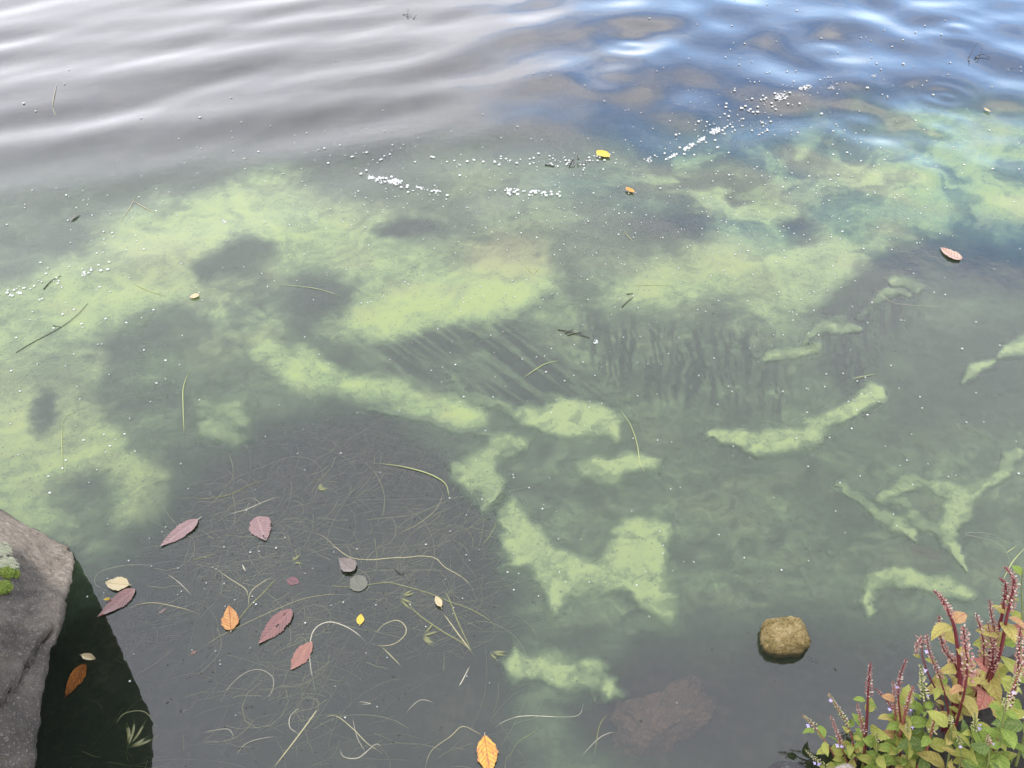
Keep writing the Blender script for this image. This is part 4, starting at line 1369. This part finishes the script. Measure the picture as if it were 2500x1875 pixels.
def stalk(label, px, stem_m=M_RED, rad=.0028, leaves=('green',), leaf_px=45, spike=.35, spike_m=M_CALYX_P, spike_w=1.0,
          zb=None, lean=.25, flowers=0, pairs=None, dens=1.0, group='flowering plants on the bank'):
    """px runs from the tip of the stalk down to its foot"""
    pts = np.array(px, float)
    foot_uv = pts[-1]
    z0 = .14
    for _ in range(6):
        q = at(foot_uv[0], foot_uv[1], z0)
        z0 = .5 * z0 + .5 * max(bank_z(q[0], q[1]), .01) if zb is None else zb
    B0 = at(foot_uv[0], foot_uv[1], z0)
    best = None
    for zt in np.arange(z0 + .01, z0 + .75, .004):
        q = at(pts[0, 0], pts[0, 1], zt)
        hgt = zt - z0
        e = np.hypot(q[0] - B0[0], q[1] - B0[1] - lean * hgt)
        if best is None or e < best[0]:
            best = (e, zt)
    ztip = best[1]
    seg = np.concatenate([[0], np.cumsum(np.hypot(*np.diff(pts, axis=0).T))])
    f = 1 - seg / seg[-1]
    P3 = [at(u, v, z0 + (ztip - z0) * ff) for (u, v), ff in zip(pts, f)]
    P3[-1] = P3[-1] - [0, 0, .03]
    root = empty('flowering_plant', P3[-1])
    tag(root, label, 'plant', group)
    base = np.array(P3[-1])
    path = crspline(np.array(P3)[::-1] - base, 8)            # foot to tip
    n = len(path)
    k = np.linspace(0, 1, n)
    V, F = tube_data(path, rad * (1 - .62 * k), 7)
    mesh_obj('stem', V, F, stem_m, root)
    dl = np.concatenate([[0], np.cumsum(np.linalg.norm(np.diff(path, axis=0), axis=1))])
    Ltot = dl[-1]

    def on(tt):
        i = min(int(np.searchsorted(dl, tt * Ltot)), n - 1)
        i = max(i, 1)
        d = path[i] - path[i - 1]
        fr = (tt * Ltot - dl[i - 1]) / max(1e-6, dl[i] - dl[i - 1])
        return path[i - 1] + d * fr, d / (np.linalg.norm(d) + 1e-9)

    depth = np.linalg.norm(base - [0, 0, CAM_H])
    lsize = leaf_px * depth / FPX
    # opposite leaf pairs, each pair turned a quarter
    npair = pairs if pairs is not None else max(2, int((1 - spike) * Ltot / .035 * dens))
    az = PR.uniform(0, 3.14)
    for i in range(npair):
        tt = .12 + (1 - spike - .10) * (i + .5) / max(1, npair)
        p, d = on(tt)
        az += 1.57 + PR.normal(0, .25)
        for sgn in (0, math.pi):
            if PR.random() < .08:
                continue
            a = az + sgn + PR.normal(0, .2)
            el = PR.uniform(-.5, .6)
            yd = np.array([math.cos(a) * math.cos(el), math.sin(a) * math.cos(el), math.sin(el)])
            key = leaves[int(PR.integers(len(leaves)))]
            me = PL[key][int(PR.integers(3))]
            o = link('leaf', me, root)
            sz = lsize * PR.uniform(.45, 1.12) * (1 - .5 * max(0, tt - .4))
            o.scale = (sz, sz, sz)
            o.location = tuple(p + yd * .004)
            nz = np.array([0, 0, 1.0]) + PR.normal(0, .38, 3) + np.array([0, -.2, 0])
            rot_to(o, nz, yd)
    # flower spike: whorls of small calyces
    if spike > 0:
        bag = Bag()
        nw = max(4, int(spike * Ltot / .0075))
        pale = []
        for i in range(nw):
            q = i / nw
            p, d = on(1 - spike * (1 - q) * .98)
            rr = spike_w * .0042 * (1 - .5 * q)
            a0 = PR.uniform(0, 6.28)
            for j in range(5):
                a = a0 + j * 6.283 / 5
                s = np.array([math.cos(a), math.sin(a), .35])
                c_ = p + s * rr * PR.uniform(.7, 1.5)
                l = rr * PR.uniform(.5, .95)
                dd = s + np.array([0, 0, .5]) + PR.normal(0, .2, 3)
                dd /= np.linalg.norm(dd)
                V, F = tube_data([c_, c_ + dd * l * .9, c_ + dd * l * 1.9], [l * .35, l * .6, l * .1], 5)
                pale += [1 if PR.random() < .22 else 0] * len(F)
                bag.add(V, F)
            if PR.random() < .35:                      # a narrow bract
                a = PR.uniform(0, 6.28)
                yd = np.array([math.cos(a), math.sin(a), .25])
                s = np.array([-math.sin(a), math.cos(a), 0]) * rr * .5
                bag.add([p + yd * rr - s, p + yd * rr + s, p + yd * rr * 3.4], [(0, 1, 2)])
                pale.append(0)
        sp = bag.obj('flower_spike', [spike_m, M_CALYX_PALE], root)
        sp.data.polygons.foreach_set('material_index', np.array(pale, dtype=np.int32))
        for i in range((flowers + 1) // 2):
            p, d = on(1 - spike * PR.uniform(.05, .95))
            a = PR.uniform(3.6, 5.8)
            o = link('flower', FLOWER, root)
            yd = np.array([math.cos(a), math.sin(a), .3])
            sz = .0055 * PR.uniform(.8, 1.3)
            o.scale = (sz, sz, sz)
            o.location = tuple(p + yd * .008)
            rot_to(o, np.array([math.cos(a), math.sin(a), .6]), np.array([-math.sin(a), math.cos(a), .2]))
    return root


GRN = ('green', 'lime', 'green', 'lime', 'gold')
YEL = ('gold', 'gold', 'blush', 'lime', 'gold')
stalk('straight red-stemmed plant with a red spike, left of the clump', [(2125, 1617), (2120, 1680), (2116, 1760), (2118, 1862)], M_RED, .0036, ('lime', 'green', 'green'), 40, .30, M_CALYX_R, .9, pairs=5)
stalk('slim green plant with a yellowish spike leaning left', [(2022, 1692), (2049, 1736), (2077, 1790), (2103, 1866)], M_REDDISH, .0020, GRN, 38, .42, M_CALYX_Y, .8, flowers=2, pairs=5)
stalk('leftmost leaning plant with lilac flower buds at its tip', [(1957, 1744), (1985, 1771), (2014, 1809), (2036, 1844), (2068, 1880)], M_REDDISH, .0020, GRN, 36, .22, M_CALYX_Y, .8, flowers=2, pairs=5)
stalk('low leaning spike tipped with a lilac flower at the bottom edge', [(1965, 1829), (1982, 1847), (2014, 1872), (2060, 1905)], M_GREENST, .0017, GRN, 26, .6, M_CALYX_Y, .8, flowers=3, pairs=2)
stalk('short red-brown spike behind the slim leaning plant', [(2027, 1747), (2038, 1775), (2052, 1815), (2090, 1880)], M_REDDISH, .0017, GRN, 28, .45, M_CALYX_P, .8, flowers=3, pairs=3)
stalk('short pink spike just left of the straight red stem', [(2091, 1715), (2098, 1745), (2107, 1785), (2122, 1870)], M_REDDISH, .0017, GRN, 36, .4, M_CALYX_P, .8, pairs=4)
stalk('leaning red spike right of the straight red stem', [(2136, 1681), (2160, 1705), (2186, 1740), (2215, 1800), (2225, 1880)], M_RED, .0022, GRN, 44, .35, M_CALYX_P, .8, pairs=5, flowers=1)
stalk('thick brown-red stem with large bright green leaves', [(2229, 1676), (2213, 1727), (2197, 1793), (2169, 1882)], M_REDDISH, .0042, ('green', 'green', 'lime'), 56, .25, M_CALYX_P, .9, pairs=6, flowers=2)
stalk('small red spike with a blushing leaf rising over the green ones', [(2213, 1608), (2198, 1650), (2193, 1700), (2200, 1790), (2205, 1880)], M_RED, .0024, ('blush', 'gold', 'green'), 38, .28, M_CALYX_R, .8, pairs=4)
stalk('short pink spike beside the small red one', [(2180, 1663), (2183, 1700), (2185, 1770), (2190, 1875)], M_REDDISH, .0018, GRN, 36, .32, M_CALYX_P, .9, pairs=4, flowers=2)
stalk('second thick brown-red stem in the bottom middle of the clump', [(2286, 1730), (2273, 1793), (2258, 1840), (2239, 1890)], M_REDDISH, .0038, ('green', 'lime', 'deep'), 52, .3, M_CALYX_Y, .9, pairs=5)
stalk('tall dark red plant with a bare top, centre of the clump', [(2281, 1443), (2301, 1467), (2327, 1521), (2336, 1568), (2342, 1619), (2344, 1660), (2335, 1720), (2317, 1785)], M_RED, .0058, YEL, 58, .20, M_CALYX_P, 1.1, pairs=5, lean=.2)
stalk('pale pink spike in front of the tall dark red plant', [(2293, 1502), (2294, 1546), (2308, 1592), (2336, 1640), (2330, 1760)], M_RED, .0028, YEL, 44, .5, M_CALYX_P, 1.2, pairs=3)
stalk('drooping brown spike left of the tall dark red plant', [(2236, 1600), (2238, 1578), (2250, 1560), (2252, 1600), (2268, 1650), (2300, 1720), (2312, 1790)], M_RED, .0022, ('gold', 'lime'), 34, .28, M_CALYX_P, 1.0, pairs=3)
stalk('slim spike beside the drooping brown one', [(2262, 1548), (2268, 1590), (2282, 1625), (2297, 1662), (2315, 1740), (2320, 1800)], M_RED, .0022, ('gold', 'lime', 'green'), 34, .4, M_CALYX_P, .9, pairs=3, flowers=1)
stalk('broad dusty pink spike right of the tall dark red plant', [(2352, 1529), (2356, 1575), (2361, 1622), (2352, 1700), (2335, 1800)], M_RED, .0028, YEL, 44, .42, M_CALYX_P, 1.6, pairs=3)
stalk('tall crimson stem on the right with yellow leaves', [(2442, 1412), (2455, 1432), (2450, 1486), (2431, 1556), (2412, 1609), (2393, 1660), (2372, 1715)], M_RED, .0050, YEL, 62, .24, M_CALYX_R, 1.1, pairs=4)
stalk('tallest crimson stem at the right with a pink spike', [(2453, 1385), (2469, 1404), (2475, 1432), (2456, 1515), (2447, 1571), (2431, 1625), (2400, 1718)], M_RED, .0044, ('gold', 'blush', 'pink', 'lime'), 58, .30, M_CALYX_P, 1.2, pairs=5)
stalk('small pink spike left of the tall crimson stem', [(2416, 1464), (2420, 1500), (2428, 1545), (2420, 1620), (2395, 1720)], M_RED, .0022, YEL, 40, .45, M_CALYX_R, 1.0, pairs=2)
stalk('dusty spike with a pink leaf between the crimson stems', [(2383, 1499), (2395, 1540), (2402, 1580), (2398, 1650), (2380, 1730)], M_RED, .0022, ('pink', 'gold', 'blush'), 44, .45, M_CALYX_P, 1.2, pairs=3)
stalk('second dusty spike close behind the first between the crimson stems', [(2412, 1521), (2418, 1560), (2425, 1610), (2410, 1730)], M_RED, .0022, ('gold', 'lime'), 40, .5, M_CALYX_P, 1.1, pairs=2)
stalk('pinkish spike at the right edge half cut by the frame', [(2492, 1530), (2488, 1570), (2486, 1630), (2470, 1720), (2450, 1800)], M_RED, .0026, ('lime', 'green', 'gold'), 46, .4, M_CALYX_P, 1.2, pairs=4)
stalk('bushy spike low at the right edge', [(2498, 1620), (2480, 1660), (2462, 1710), (2440, 1780), (2430, 1860)], M_REDDISH, .0026, ('lime', 'green'), 44, .4, M_CALYX_Y, 1.1, pairs=4, flowers=2)
stalk('leafy bright green plant in the bottom right corner', [(2455, 1705), (2450, 1750), (2442, 1800), (2430, 1880)], M_GREENST, .0030, ('green', 'lime', 'green'), 62, .08, M_CALYX_Y, .8, pairs=5)
stalk('leafy green plant cut by the right edge in the corner', [(2510, 1740), (2500, 1800), (2490, 1880)], M_GREENST, .0030, ('green', 'deep'), 60, .1, M_CALYX_Y, .8, pairs=5, flowers=2)
stalk('low green plant with lilac flowers below the crimson stems', [(2380, 1740), (2378, 1790), (2372, 1870)], M_GREENST, .0026, ('green', 'deep', 'lime'), 50, .25, M_CALYX_Y, .9, pairs=5, flowers=3)
stalk('low leafy plant under the tall dark red one', [(2318, 1745), (2322, 1800), (2325, 1885)], M_GREENST, .0026, ('gold', 'green', 'lime'), 54, .12, M_CALYX_Y, .8, pairs=5)
stalk('small flowering plant with lilac blossoms under the drooping spike', [(2248, 1622), (2250, 1660), (2256, 1720), (2262, 1830)], M_GREENST, .0024, ('green', 'deep', 'green'), 40, .35, M_CALYX_Y, 1.1, pairs=6, flowers=4)
stalk('bottom edge leafy plant left of the second thick stem', [(2215, 1770), (2218, 1820), (2222, 1890)], M_GREENST, .0024, ('green', 'lime'), 52, .1, M_CALYX_Y, .8, pairs=4, flowers=1)
stalk('bottom edge leafy plant right of the pale stone', [(2140, 1790), (2142, 1830), (2140, 1890)], M_GREENST, .0024, ('lime', 'green'), 46, .12, M_CALYX_Y, .8, pairs=4)
stalk('olive leafed plant at the bottom edge right of the second thick stem', [(2340, 1800), (2345, 1850), (2350, 1900)], M_GREENST, .0024, ('gold', 'lime', 'deep'), 60, .1, M_CALYX_Y, .8, pairs=4, flowers=1)
stalk('dark leafed plant at the bottom edge near the corner', [(2410, 1795), (2415, 1845), (2418, 1900)], M_GREENST, .0024, ('green', 'deep', 'green'), 60, .15, M_CALYX_P, .8, pairs=4, flowers=2)
stalk('narrow green sprig at the right edge above the crimson stems', [(2497, 1385), (2494, 1440), (2496, 1500), (2490, 1600), (2470, 1720)], M_GREENST, .0020, ('green', 'lime'), 34, .0, M_CALYX_Y, .8, pairs=6)
